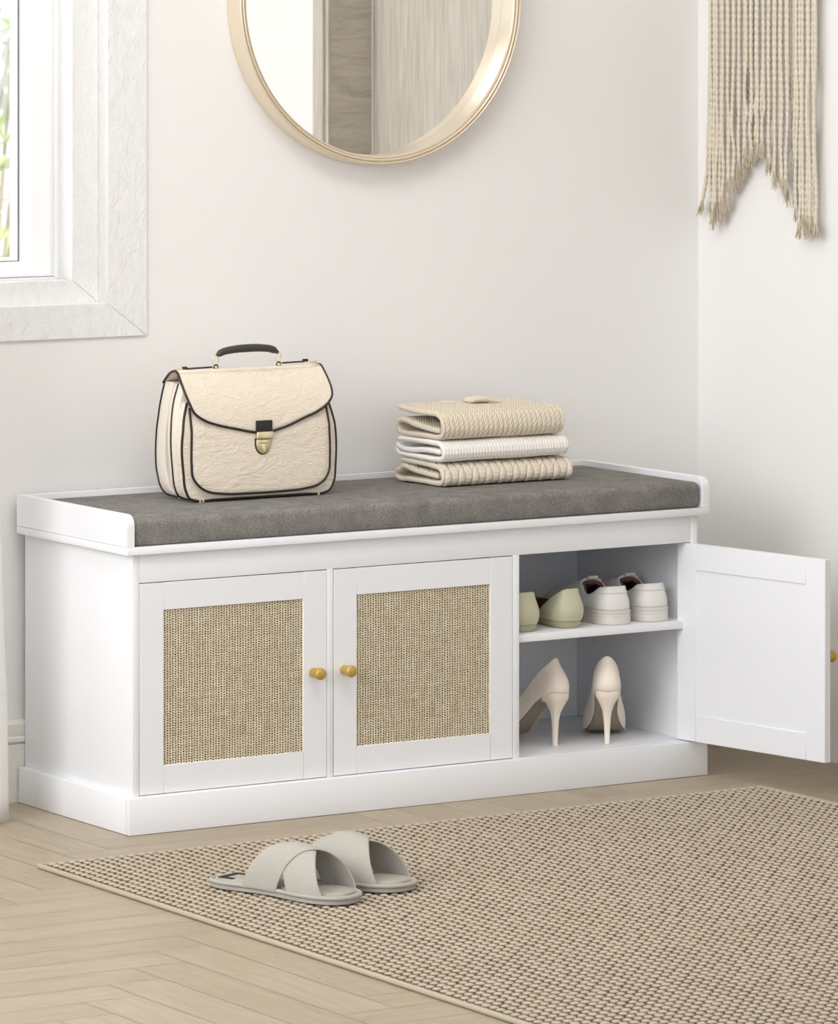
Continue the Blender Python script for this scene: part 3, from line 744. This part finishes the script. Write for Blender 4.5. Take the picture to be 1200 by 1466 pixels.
# ------------------------------------------------------------------ shoes
def halfcurve(pts, n):
    """pts: heel..toe right half (x,y[,z]) -> closed loop heel->right->toe->left, 2n points"""
    P_ = np.array(pts, float)
    if P_.shape[1] == 2: P_ = np.c_[P_, np.zeros(len(P_))]
    full = np.vstack([P_, (P_[1:-1][::-1])*np.array([-1, 1, 1])])
    c = catmull(full, 16, True)
    h = len(c)*(len(P_)-1)//len(full)
    a = resample(c[:h+1], n+1)[:-1]; b = resample(np.vstack([c[h:], c[:1]]), n+1)[:-1]
    return np.vstack([a, b])
def shoe_upper(name, sole, rim, a_fn, up_fn, out, m, parent, rows=16, inner=None, lining=None, thick=.0022, innername='lining', z_in=.006):
    n = len(sole); cen = sole.copy(); cen[:, 0] = 0
    nrm = np.roll(sole, -1, 0)-np.roll(sole, 1, 0); nrm = np.stack([nrm[:, 1], -nrm[:, 0], np.zeros(n)], 1); nrm /= np.linalg.norm(nrm, axis=1)[:, None]+1e-9
    if (nrm[n//4]@np.array([1, 0, 0])) < 0: nrm = -nrm
    G = np.zeros((n, rows, 3)); t = np.linspace(0, 1, rows)
    for i in range(n):
        s = i/n; s2 = 1-abs(2*s-1)      # 0 heel, 1 toe
        P0 = sole[i]; P3 = rim[i]; h = P3[2]-P0[2]
        up = up_fn(s2); a = a_fn(s2)
        P1 = P0+nrm[i]*out(s2)+np.array([0, 0, h*up])
        dxy = (P0-P3)*np.array([1, 1, 0])
        P2 = P3+dxy*a+np.array([0, 0, -h*(.30*(1-a))+h*.10*a])
        for k, u in enumerate(t):
            G[i, k] = (1-u)**3*P0+3*(1-u)**2*u*P1+3*(1-u)*u*u*P2+u**3*P3
    v, f = grid_vf(G, True, False)
    o = from_vf(name, v, f, m, parent, 80)
    md = o.modifiers.new('thickness', 'SOLIDIFY'); md.thickness = thick; md.offset = -1
    if lining is not None:
        # inner sheet slightly inside, down to the insole
        n_ = n; cy = G[:, -1].copy()
        G2 = G[:, ::-1].copy(); cenl = np.array([0, 0, 0])
        for i in range(n_):
            for k in range(rows): G2[i, k] = G[i, rows-1-k]-nrm[i]*(.0028)+np.array([0, 0, -.0006 if k == 0 else 0])
        v, f = grid_vf(G2, True, False); v0 = len(v)
        ctr = G2[:, -1].mean(0); v.append(tuple(ctr+np.array([0, 0, .004])))
        base = [i*rows+rows-1 for i in range(n_)]
        lo = G2[:, -1]+np.array([0, 0, .004])
        o2 = from_vf(innername, v, f, lining, parent, 80)
        # insole as strips across
        V = []; Fc = []; h = n//2
        for i in range(h+1):
            a = lo[i]; b = lo[(n-i) % n]; V += [tuple(a), tuple((a+b)/2), tuple(b)]
        for i in range(h): Fc += [(3*i, 3*i+3, 3*i+4, 3*i+1), (3*i+1, 3*i+4, 3*i+5, 3*i+2)]
        from_vf('insole', V, Fc, lining, parent, 80)
    return o, G
def sole_slab(name, loop, th, m, parent, grow=.001, label=None, lip=True, taper=None):
    """solid sole below/around the loop: loop z is the top"""
    n = len(loop); nrm = np.roll(loop, -1, 0)-np.roll(loop, 1, 0); nrm = np.stack([nrm[:, 1], -nrm[:, 0], np.zeros(n)], 1); nrm /= np.linalg.norm(nrm, axis=1)[:, None]+1e-9
    if nrm[n//4][0] < 0: nrm = -nrm
    prof = [(-.004, 0), (grow*.5, 0), (grow, -.0008), (grow, -th*.25), (grow*.75, -th*.28), (grow*.75, -th*.32), (grow, -th*.35), (grow, -th*.42), (grow*.8, -th*.45), (grow*.9, -th*.5), (grow, -th*.9), (grow-.001, -th), (-.004, -th)] if lip else \
           [(-.004, 0), (grow*.5, 0), (grow, -.0006), (grow, -th+.0006), (grow-.0006, -th), (-.004, -th)]
    if taper: prof = [(-.004, 0), (grow*.5, 0), (grow, -.0008), (grow-taper*.35, -th*.45), (grow-taper*.9, -th+.0006), (grow-taper, -th), (-.004-taper, -th)]
    rings = [loop+nrm*g+np.array([0, 0, z]) for g, z in prof]
    G = np.array(rings); v, f = grid_vf(G, False, True)
    h = n//2; k0 = len(v)
    for base in (0, (len(prof)-1)*n):
        for i in range(h):
            a, b, c, d = base+i, base+i+1, base+(n-i-1) % n, base+(n-i) % n
            if i == 0: f.append((a, b, c)) if c != b else None
            elif i == h-1: f.append((a, b, d)) if b != d else None
            else: f.append((a, b, c, d))
    f = [q for q in f if len(set(q)) == len(q)]
    return from_vf(name, v, f, m, parent, 40)

# --- sneakers
def sneaker(label):
    root = empty('sneaker'); tag(root, label, 'shoe', 'off-white sneakers on the shelf')
    n = 48
    out = halfcurve([(0, 0), (.019, .0035), (.0300, .020), (.0335, .06), (.0335, .11), (.0345, .150), (.0365, .18), (.034, .215), (.022, .243), (0, .252)], n)
    top = out.copy(); top[:, 2] = .0255
    sole_slab('sole', top, .0250, M['snsole'], root, .0022)
    rim = halfcurve([(0, .0105, .0685), (.016, .0125, .0685), (.0235, .032, .0655), (.0255, .055, .0540), (.026, .075, .0490), (.0245, .088, .0530), (.0215, .102, .0645), (.016, .112, .0690), (0, .115, .0695)], n)
    up, G = shoe_upper('upper', top, rim, lambda s: .12 if s < .5 else min(.42, .12+(s-.5)*2.2), lambda s: .45 if s < .6 else .25, lambda s: .004 if s < .5 else .003, M['sneak'], root, 18, lining=M['sninner'], thick=.0024)
    # heel counter patch with seams
    V = []; rows = 18; idx = [(i % (2*n)) for i in range(-15, 16)]
    def band(j0, j1, w, name, m, i0, i1):
        ids = [(i % (2*n)) for i in range(i0, i1+1)]; G3 = np.zeros((len(ids), j1-j0+1, 3))
        for a, i in enumerate(ids):
            nr = G[i, j0:j1+1].copy(); c = np.array([0, .05, 0]); d = nr-c; d[:, 2] = 0; d /= np.linalg.norm(d, axis=1)[:, None]
            G3[a] = G[i, j0:j1+1]+d*w
        v, f = grid_vf(G3); o = from_vf(name, v, f, m, root, 80); md = o.modifiers.new('t', 'SOLIDIFY'); md.thickness = .0022; md.offset = -1
    band(11, 17, .0014, 'heel_collar', M['sneak'], -14, 14)
    # rust suede collar padding visible at the front of the opening
    cp = [G[i % (2*n), -1]*np.array([.84, 1, 1])+np.array([0, -.001, -.0055]) for i in range(n-14, n+15)]
    v, f = tube_vf(cp, .0036, 8); from_vf('collar_padding', v, f, M['rust'], root, 80)
    # tongue
    T = np.zeros((9, 8, 3))
    for i in range(9):
        x = (i-4)/4*.021
        for j in range(8):
            t = j/7; T[i, j] = (x*(1-.25*(1-t)), .155-.050*t, .056+.0175*t-(x/.021)**2*.006)
    v, f = grid_vf(T); o = from_vf('tongue', v, f, M['sneak'], root, 80); md = o.modifiers.new('t', 'SOLIDIFY'); md.thickness = .004; md.offset = 0
    bm = bmesh.new(); box_bm(bm, -.0110, .0110, .0965, .1020, .0715, .0785, .0024, 3); from_bm('tongue_tab', bm, M['snsole'], root, 60)
    # laces
    ls = []
    for q in range(5):
        yy = .122+q*.015; zz = .0675-q*.0060
        ls.append((catmull([(-.019, yy, zz-.006), (-.009, yy-.001, zz+.001), (.009, yy+.001, zz+.001), (.019, yy, zz-.006)], 4), .0026))
    tubes('laces', ls, M['snsole'], root, 6)
    return root
def copy_tree(o, parent=None):
    c = o.copy(); C.objects.link(c); c.parent = parent
    for ch in list(o.children): copy_tree(ch, c)
    return c
SZ = .2813
s1 = sneaker('off-white leather sneaker on the shelf, nearer the sage flats')
s1.location = (1.0300, .0345, SZ); s1.rotation_euler = (0, 0, math.radians(-5))
s2 = copy_tree(s1); s2['label'] = 'off-white leather sneaker on the shelf, nearer the open door'
s2.location = (1.1150, .0355, SZ); s2.rotation_euler = (0, 0, math.radians(-4))

# --- sage flats
def flat(label):
    root = empty('ballet_flat'); tag(root, label, 'shoe', 'sage flats on the shelf'); n = 48
    out = halfcurve([(0, .006), (.016, .009), (.0250, .024), (.0265, .05), (.0225, .09), (.026, .13), (.033, .165), (.0345, .19), (.026, .218), (.012, .234), (0, .238)], n)
    top = out.copy(); top[:, 2] = .0115
    sole_slab('sole', top, .0110, M['olivesole'], root, .0012, lip=False, taper=.0065)
    rim = halfcurve([(0, .010, .0715), (.0145, .013, .0705), (.0235, .036, .0570), (.0275, .062, .0400), (.0245, .088, .0260), (.0255, .112, .0280), (.0290, .130, .0380), (.024, .150, .0400), (.012, .163, .0405), (0, .166, .0405)], n)
    shoe_upper('upper', top, rim, lambda s: .06 if s < .5 else min(.65, .06+(s-.5)*2.0), lambda s: .42, lambda s: .0125*max(0, 1-s*1.8)+.0045, M['olive'], root, 16, lining=M['brownlining'], thick=.0020)
    return root
f1 = flat('pale sage leather flat on the shelf beside the sneakers')
f1.location = (.9290, .0300, SZ); f1.rotation_euler = (0, 0, math.radians(-2))
f2 = copy_tree(f1); f2['label'] = 'pale sage leather flat half hidden behind the middle upright'
f2.location = (.8335, .0300, SZ); f2.rotation_euler = (0, 0, math.radians(-2))

# --- high heels
def pump(label):
    root = empty('high_heel_shoe'); tag(root, label, 'shoe', 'nude high heels in the lower compartment'); n = 56
    zc = lambda y: float(np.interp(y, [0, .02, .045, .07, .095, .115, .135, .15, .175, .20], [.0955, .0905, .0745, .0510, .0265, .0120, .0050, .0035, .0045, .0075]))
    out2 = [(0, -.011), (.0120, -.008), (.0205, .006), (.0235, .026), (.0225, .05), (.0225, .075), (.0290, .10), (.0370, .125), (.0385, .142), (.0330, .163), (.0190, .183), (.0070, .194), (0, .196)]
    out = halfcurve(out2, n)
    for p in out: p[2] = zc(max(0, p[1]))+.0015
    rim = halfcurve([(0, .0120, .1590), (.0070, .0130, .1560), (.0135, .0185, .1490), (.0205, .032, .1350), (.0250, .052, .1120), (.0270, .076, .0850), (.0320, .104, .0600), (.0330, .124, .0485), (.0240, .139, .0450), (.0110, .146, .0440), (0, .1475, .0438)], n)
    shoe_upper('upper', out, rim, lambda s: .10 if s < .5 else min(.6, .10+(s-.5)*1.6), lambda s: .42+.1*(s > .6), lambda s: .0100*max(0, 1-s*2)+.0035*(s > .3), M['nude'], root, 18, lining=M['nude'], thick=.0016)
    # outsole: curved sheet following the arch
    o = sole_slab('outsole', out+np.array([0, 0, -.0002]), .0022, M['nudesole'], root, -.0040, lip=False); o['label'] = 'taupe outsole'
    # stiletto
    rings = []
    spec = [(.0985, .0215, -.0108, .046), (.0945, .0226, -.0105, .0450), (.0910, .0224, -.0103, .0430), (.0850, .0212, -.0092, .0385), (.0780, .0165, -.0050, .0310), (.0690, .0120, -.0005, .0255), (.0590, .0086, .0050, .0215), (.0450, .0066, .0078, .0195), (.0280, .0055, .0090, .0190), (.0040, .0047, .0098, .0188), (.0025, .0050, .0095, .0192), (.0000, .0050, .0095, .0192)]
    for (z, w, y0, y1) in spec:
        r = []
        for k in range(24):
            a = 2*PI*k/24; cy = (y0+y1)/2; hy = (y1-y0)/2
            ca, sa = math.cos(a), math.sin(a); e = .75
            x = w*math.copysign(abs(ca)**e, ca); y = cy+hy*math.copysign(abs(sa)**e, sa)
            zz = z
            if z > .07: zz = min(z, zc(max(0, y))+.0026) if z > .09 else min(z, zc(max(0, y))-.001)
            r.append((x, y, zz))
        rings.append(r)
    v, f = grid_vf(np.array(rings), False, True); f.append(tuple(range(24))); f.append(tuple(range((len(spec)-1)*24, len(spec)*24)))
    from_vf('heel', v, f, M['nude'], root, 50)
    return root
FZ = BT+.0003
p1 = pump('nude stiletto shoe seen from behind, in front of the compartment corner')
p1.location = (1.0140, .0510, FZ); p1.rotation_euler = (0, 0, -math.radians(32))
p2 = copy_tree(p1); p2['label'] = 'nude stiletto shoe turned sideways beside the middle upright'
p2.location = (.9300, .0780, FZ); p2.rotation_euler = (0, 0, math.radians(10))

# ------------------------------------------------------------------ rug
RT = .0075
def make_rug():
    x0, x1, y0, y1 = -.2655, 1.1825, -2.40, -.1855; P_ = .0185; st = .0026
    xs = np.arange(x0, x1+1e-6, st); ys = np.concatenate([np.arange(y0, -2.16, .02), np.arange(-2.16, y1+1e-6, st)]); ys = ys[ys <= y1]
    X, Y = np.meshgrid(xs, ys, indexing='ij')
    iu = np.floor(X/P_); iv = np.floor(Y/P_)
    def hsh(a, b, k): v = np.sin(a*127.1+b*311.7+k*74.7)*43758.5453; return v-np.floor(v)
    cxk = .5+(hsh(iu, iv, 1)-.5)*.08; cyk = .5+(hsh(iu, iv, 2)-.5)*.08; sz = .98+(hsh(iu, iv, 3)-.5)*.12
    u = (X/P_-iu-cxk)*2/sz; v = (Y/P_-iv-cyk)*2/sz
    d = (np.abs(u)**2.0+np.abs(v)**2.0)
    k = np.sqrt(np.clip(1-d, 0, 1)); H = .0062
    Z = RT-H+H*k
    V = np.stack([X, Y, Z], -1); nx, ny = X.shape
    i, j = np.meshgrid(np.arange(nx-1), np.arange(ny-1), indexing='ij'); a = (i*ny+j).ravel()
    Q = np.stack([a, a+ny, a+ny+1, a+1], 1).astype('i')
    # skirt and underside
    V = V.reshape(-1, 3); n0 = len(V); B = np.array([[x0, y0, .0005], [xs[-1], y0, .0005], [xs[-1], ys[-1], .0005], [x0, ys[-1], .0005]]); V = np.concatenate([V, B])
    Q = np.concatenate([Q, np.array([[n0, n0+3, n0+2, n0+1], [n0, n0+1, (nx-1)*ny, 0], [n0+1, n0+2, nx*ny-1, (nx-1)*ny], [n0+2, n0+3, ny-1, nx*ny-1], [n0+3, n0, 0, ny-1]], 'i')])
    me = bpy.data.meshes.new('rug'); me.vertices.add(len(V)); me.vertices.foreach_set('co', V.astype('f').ravel())
    me.loops.add(Q.size); me.loops.foreach_set('vertex_index', Q.ravel()); me.polygons.add(len(Q)); me.polygons.foreach_set('loop_start', np.arange(len(Q), dtype='i')*4)
    me.update(calc_edges=True); me.validate()
    at = me.attributes.new('knot', 'FLOAT', 'POINT'); at.data.foreach_set('value', np.concatenate([k.ravel(), np.zeros(4)]).astype('f'))
    me.polygons.foreach_set('use_smooth', np.ones(len(me.polygons), bool))
    return link('rug', me, M['rug'])
RT = .0092
rug = make_rug(); tag(rug, 'beige and brown woven rug on the wood floor in front of the bench', 'rug')
bb_ = []
e = .0045
loop = [(-.2680, -.1830), (1.1850, -.1830), (1.1850, -2.40), (-.2680, -2.40)]
for i in range(4):
    a = loop[i]; b = loop[(i+1) % 4]; bb_.append(([(a[0], a[1], .0045), (b[0], b[1], .0045)], e))
tubes('binding', bb_, M['rugedge'], rug, 8)

# ------------------------------------------------------------------ slippers
def slipper(label, mir=1):
    root = empty('slipper'); tag(root, label, 'slipper', 'linen slippers on the rug')
    n = 64; m_ = mir
    # local: +y toe, x across; heel at y=0
    pts = [(0, 0), (.022, .004), (.0345, .028), (.0360, .07), (.0350, .115), (.0420, .165), (.0470, .20), (.0455, .235), (.033, .262), (.015, .274), (0, .276)]
    loop = halfcurve(pts, n)
    loop[:, 0] = (loop[:, 0]+.006*np.sin(loop[:, 1]/.276*PI)*-1)*m_
    if m_ < 0: loop = np.vstack([loop[:1], loop[1:][::-1]])
    top = loop.copy(); top[:, 2] = .0115
    sole_slab('sole', top, .0112, M['linen'], root, .0, lip=False)
    ed = loop.copy(); ed[:, 2] = .0102
    v, f = tube_vf(ed, .0036, 10, True); from_vf('edge_piping', v, f, M['linen'], root, 80)
    # padded footbed
    c = np.array([0, .138, 0]); rings = []
    for s, z in ((.01, .0185), (.4, .0185), (.7, .0182), (.84, .0172), (.89, .0158), (.905, .0135)):
        r = c+(loop-c)*np.array([s*.99, .5*s+.485 if s > .5 else s, 1]); r[:, 2] = z; rings.append(r)
    rings = []
    for s, z in ((0.0, .0160), (.5, .0160), (.9, .0157), (1, .0143), (1.02, .0115)):
        ins = loop.copy(); nr = np.roll(loop, -1, 0)-np.roll(loop, 1, 0); nr = np.stack([nr[:, 1], -nr[:, 0], np.zeros(len(loop))], 1); nr /= np.linalg.norm(nr, axis=1)[:, None]
        if nr[n//2][0]*m_*1.0 < 0 and m_ > 0: nr = -nr
        if m_ < 0 and nr[n//2][0] > 0 and loop[n//2][0] < 0: nr = -nr
        ins = loop-nr*.0085
        mid = ins.copy(); mid[:, 0] = ins[:, 0].mean()
        r = mid+(ins-mid)*min(s, 1)
        if s > 1: r = loop-nr*.0078
        r[:, 2] = z; rings.append(r)
    v, f = grid_vf(np.array(rings), False, True); f = [q for q in f if len(set(q)) == 4]
    from_vf('footbed', v, f, M['footbed'], root, 60)
    # woven label near the heel
    o = boxes('heel_label', [(-.0235, .0235, .020, .0310, .0158, .0168), (-.0235, -.0155, .0300, .050, .0158, .0168), (.0155, .0235, .0300, .050, .0158, .0168)], M['labelblack'], root, 0); o['label'] = 'black woven label'
    # crossing straps
    def strap(y_l, y_r, w, H, lift, name):
        """from left side (x<0) at y_l to right side at y_r"""
        nu, nv = 36, 10; G = np.zeros((nu, nv, 3))
        for i in range(nu):
            s = i/(nu-1); a = s*PI
            for j in range(nv):
                q = j/(nv-1)-.5
                ym = y_l+(y_r-y_l)*(.75*s+.25*(.5-.5*math.cos(a))) + q*w
                hw = float(np.interp(ym, [.03, .07, .115, .165, .20, .235, .262], [.034, .036, .0365, .0425, .0465, .0455, .034]))+.0015
                xc = -.006*math.sin(min(max(ym, 0), .276)/.276*PI)
                x = xc-hw*math.cos(a)*(1.0+.06*math.sin(a))
                hl = H*(1-.9*(max(0, ym-.15))*2.3) + .006*q
                z = .0070+lift*math.sin(a)**.5+hl*math.sin(a)**1.05*(1-.05*(2*q)**2)
                G[i, j] = (x*m_, ym, z)
        v, f = grid_vf(G); o = from_vf(name, v, f, M['linen'], root, 80); md = o.modifiers.new('t', 'SOLIDIFY'); md.thickness = .0028; md.offset = 0
        md2 = o.modifiers.new('b', 'SUBSURF'); md2.levels = 1; md2.render_levels = 1
    strap(.112, .212, .074, .072, .0, 'under_strap') if m_ > 0 else strap(.112, .212, .074, .072, .0, 'under_strap')
    strap(.212, .112, .074, .072, .0034, 'over_strap')
    return root
RZ = RT+.0006
ax = math.atan2(-.965, .26)        # toe direction in the world
def place(o, heel, ang_): o.location = (heel[0], heel[1], RZ); o.rotation_euler = (0, 0, ang_)
sl1 = slipper('beige linen cross-strap slipper with black heel label, nearer the left end of the rug', 1)
place(sl1, (-.1150, -.4990), math.radians(180+20))
sl2 = slipper('beige linen cross-strap slipper farther right, its heel hidden behind the other', -1)
place(sl2, (.0150, -.4560), math.radians(180+20))

# ------------------------------------------------------------------ curtain
def curtain():
    nu, nv = 160, 60; G = np.zeros((nu, nv, 3))
    for j in range(nv):
        z = .004+(2.5-.004)*j/(nv-1)
        edge = float(np.interp(z, [0, .2, .34, .7, 1.2, 2.5], [-.1125, -.1145, -.121, -.1335, -.146, -.155]))
        for i in range(nu):
            s = i/(nu-1); x = -.62+(edge+.62)*s
            y = .225+.022*math.sin(s*2*PI*7+.4*math.sin(z*2))*(.75+.25*math.cos(z*1.7))*(1-.8*s)
            G[i, j] = (x, y, z)
    v, f = grid_vf(G); o = from_vf('curtain', v, f, M['curtain'], None, 80)
    md = o.modifiers.new('t', 'SOLIDIFY'); md.thickness = .002
    tag(o, 'white curtain hanging to the floor at the left edge of the photo', 'curtain')
    # hem stitching band
    H = np.zeros((nu, 3, 3))
    for i in range(nu):
        for k, z in enumerate((.2235, .226, .2285)):
            s = i/(nu-1); edge = float(np.interp(z, [0, .2, .34, .7, 1.2, 2.5], [-.1125, -.1145, -.121, -.1335, -.146, -.155])); x = -.62+(edge+.62)*s
            H[i, k] = (x, .225-.0022-(.0008 if k == 1 else 0)+.022*math.sin(s*2*PI*7+.4*math.sin(z*2))*(.75+.25*math.cos(z*1.7))*(1-.8*s), z)
    v, f = grid_vf(H); from_vf('hem', v, f, M['curtain'], o, 80)
    v, f = tube_vf([(-1.5, .225, 2.52), (.35, .225, 2.52)], .012, 14)
    ro = from_vf('curtain_rod', v, f, M['champ'], None, 50); tag(ro, 'slim metal rod above the window holding the white curtain', 'curtain rod')
curtain()

# ------------------------------------------------------------------ outside: terrace and shrubs
struct(box('trim_terrace', -6, 12, WY+WT+.02, 30, -.25, -.20, M['terrace'], bev=0))
def shrub(x, y, h, w, m, label, seed, nleaf=900, z0=-.2, ls=1.0):
    root = empty('garden_shrub', (x, y, z0)); tag(root, label, 'shrub', None)
    r = random.Random(seed); V = []; Fc = []
    for _ in range(nleaf):
        t = r.random(); zz = h*(.12+.88*t); rad = w*math.sin(min(1, .25+.75*(1-t))*PI/2)*math.sqrt(r.random()); a = r.uniform(0, 2*PI)
        p = Vector((rad*math.cos(a), rad*math.sin(a), zz)); d = Vector((r.uniform(-1, 1), r.uniform(-1, 1), r.uniform(-.3, 1))).normalized(); s = d.cross(Vector((r.uniform(-1, 1), r.uniform(-1, 1), r.uniform(-1, 1)))).normalized()
        L = r.uniform(.035, .07)*ls; i = len(V)
        V += [p, p+d*L*.5+s*L*.22, p+d*L, p+d*L*.5-s*L*.22]; Fc.append((i, i+1, i+2, i+3))
    from_vf('foliage', V, Fc, m, root, None, recalc=False)
    lst = []
    for q in range(7):
        a = r.uniform(0, 2*PI); lst.append((catmull([(0, 0, 0), (.3*w*math.cos(a), .3*w*math.sin(a), h*.4), (.7*w*math.cos(a), .7*w*math.sin(a), h*.85)], 4), .008))
    tubes('stem', lst, M['stem'], root, 6)
M['leaf'].node_tree.nodes['Principled BSDF'].inputs['Base Color'].default_value = rgb(190, 208, 140)
M['leafb'].node_tree.nodes['Principled BSDF'].inputs['Base Color'].default_value = rgb(182, 190, 176)
shrub(4.62, 9.5, 2.3, .45, M['leaf'], 'light green shrub outside the window', 3, 420, ls=2.0)
shrub(5.75, 12.0, 2.6, .6, M['leafb'], 'grey-green shrub farther out, behind the light green one', 8, 420, ls=2.2)

# ------------------------------------------------------------------ light
w = bpy.data.worlds.new('world'); bpy.context.scene.world = w; w.use_nodes = True
bg = w.node_tree.nodes['Background']; bg.inputs[0].default_value = (.955, .985, 1.06, 1); bg.inputs[1].default_value = 1.20
def area(name, loc, target, sx, sy, power, color=(1, 1, 1)):
    l = bpy.data.lights.new(name, 'AREA'); l.shape = 'RECTANGLE'; l.size = sx; l.size_y = sy; l.energy = power; l.color = color
    o = bpy.data.objects.new(name, l); C.objects.link(o); o.location = loc
    o.rotation_euler = (Vector(target)-Vector(loc)).to_track_quat('-Z', 'Y').to_euler(); return o
shrub_sun = bpy.data.lights.new('shrub_sun', 'SUN'); shrub_sun.energy = 3.0; shrub_sun.angle = .02; so = bpy.data.objects.new('shrub_sun', shrub_sun); C.objects.link(so); so.rotation_euler = Vector((0.0, .6, -.8)).to_track_quat('-Z', 'Y').to_euler()  # added to brighten the shrub leaves; aimed so none enters the room
area('left_window_light', (-3.2, -1.3, 1.9), (.5, .1, .5), 2.4, 1.8, 56, (.985, .99, 1))
area('overhead_fill', (-.3, -1.0, 2.62), (-.1, -.2, .6), 1.6, 1.2, 25, (.985, .99, 1))  # added fill from above, lifts the wall, cushion and bag; no fixture there
area('reveal_fill', (-2.6, 2.6, 2.0), (.2, .4, 1.3), 2.0, 1.6, 60, (1, 1, 1))  # added fill lamp outside the window, brightens its reveals

sc = bpy.context.scene
sc.view_settings.view_transform = 'Standard'; sc.view_settings.look = 'None'; sc.view_settings.gamma = 1.0
sc.view_settings.use_curve_mapping = False; sc.view_settings.exposure = 0.12
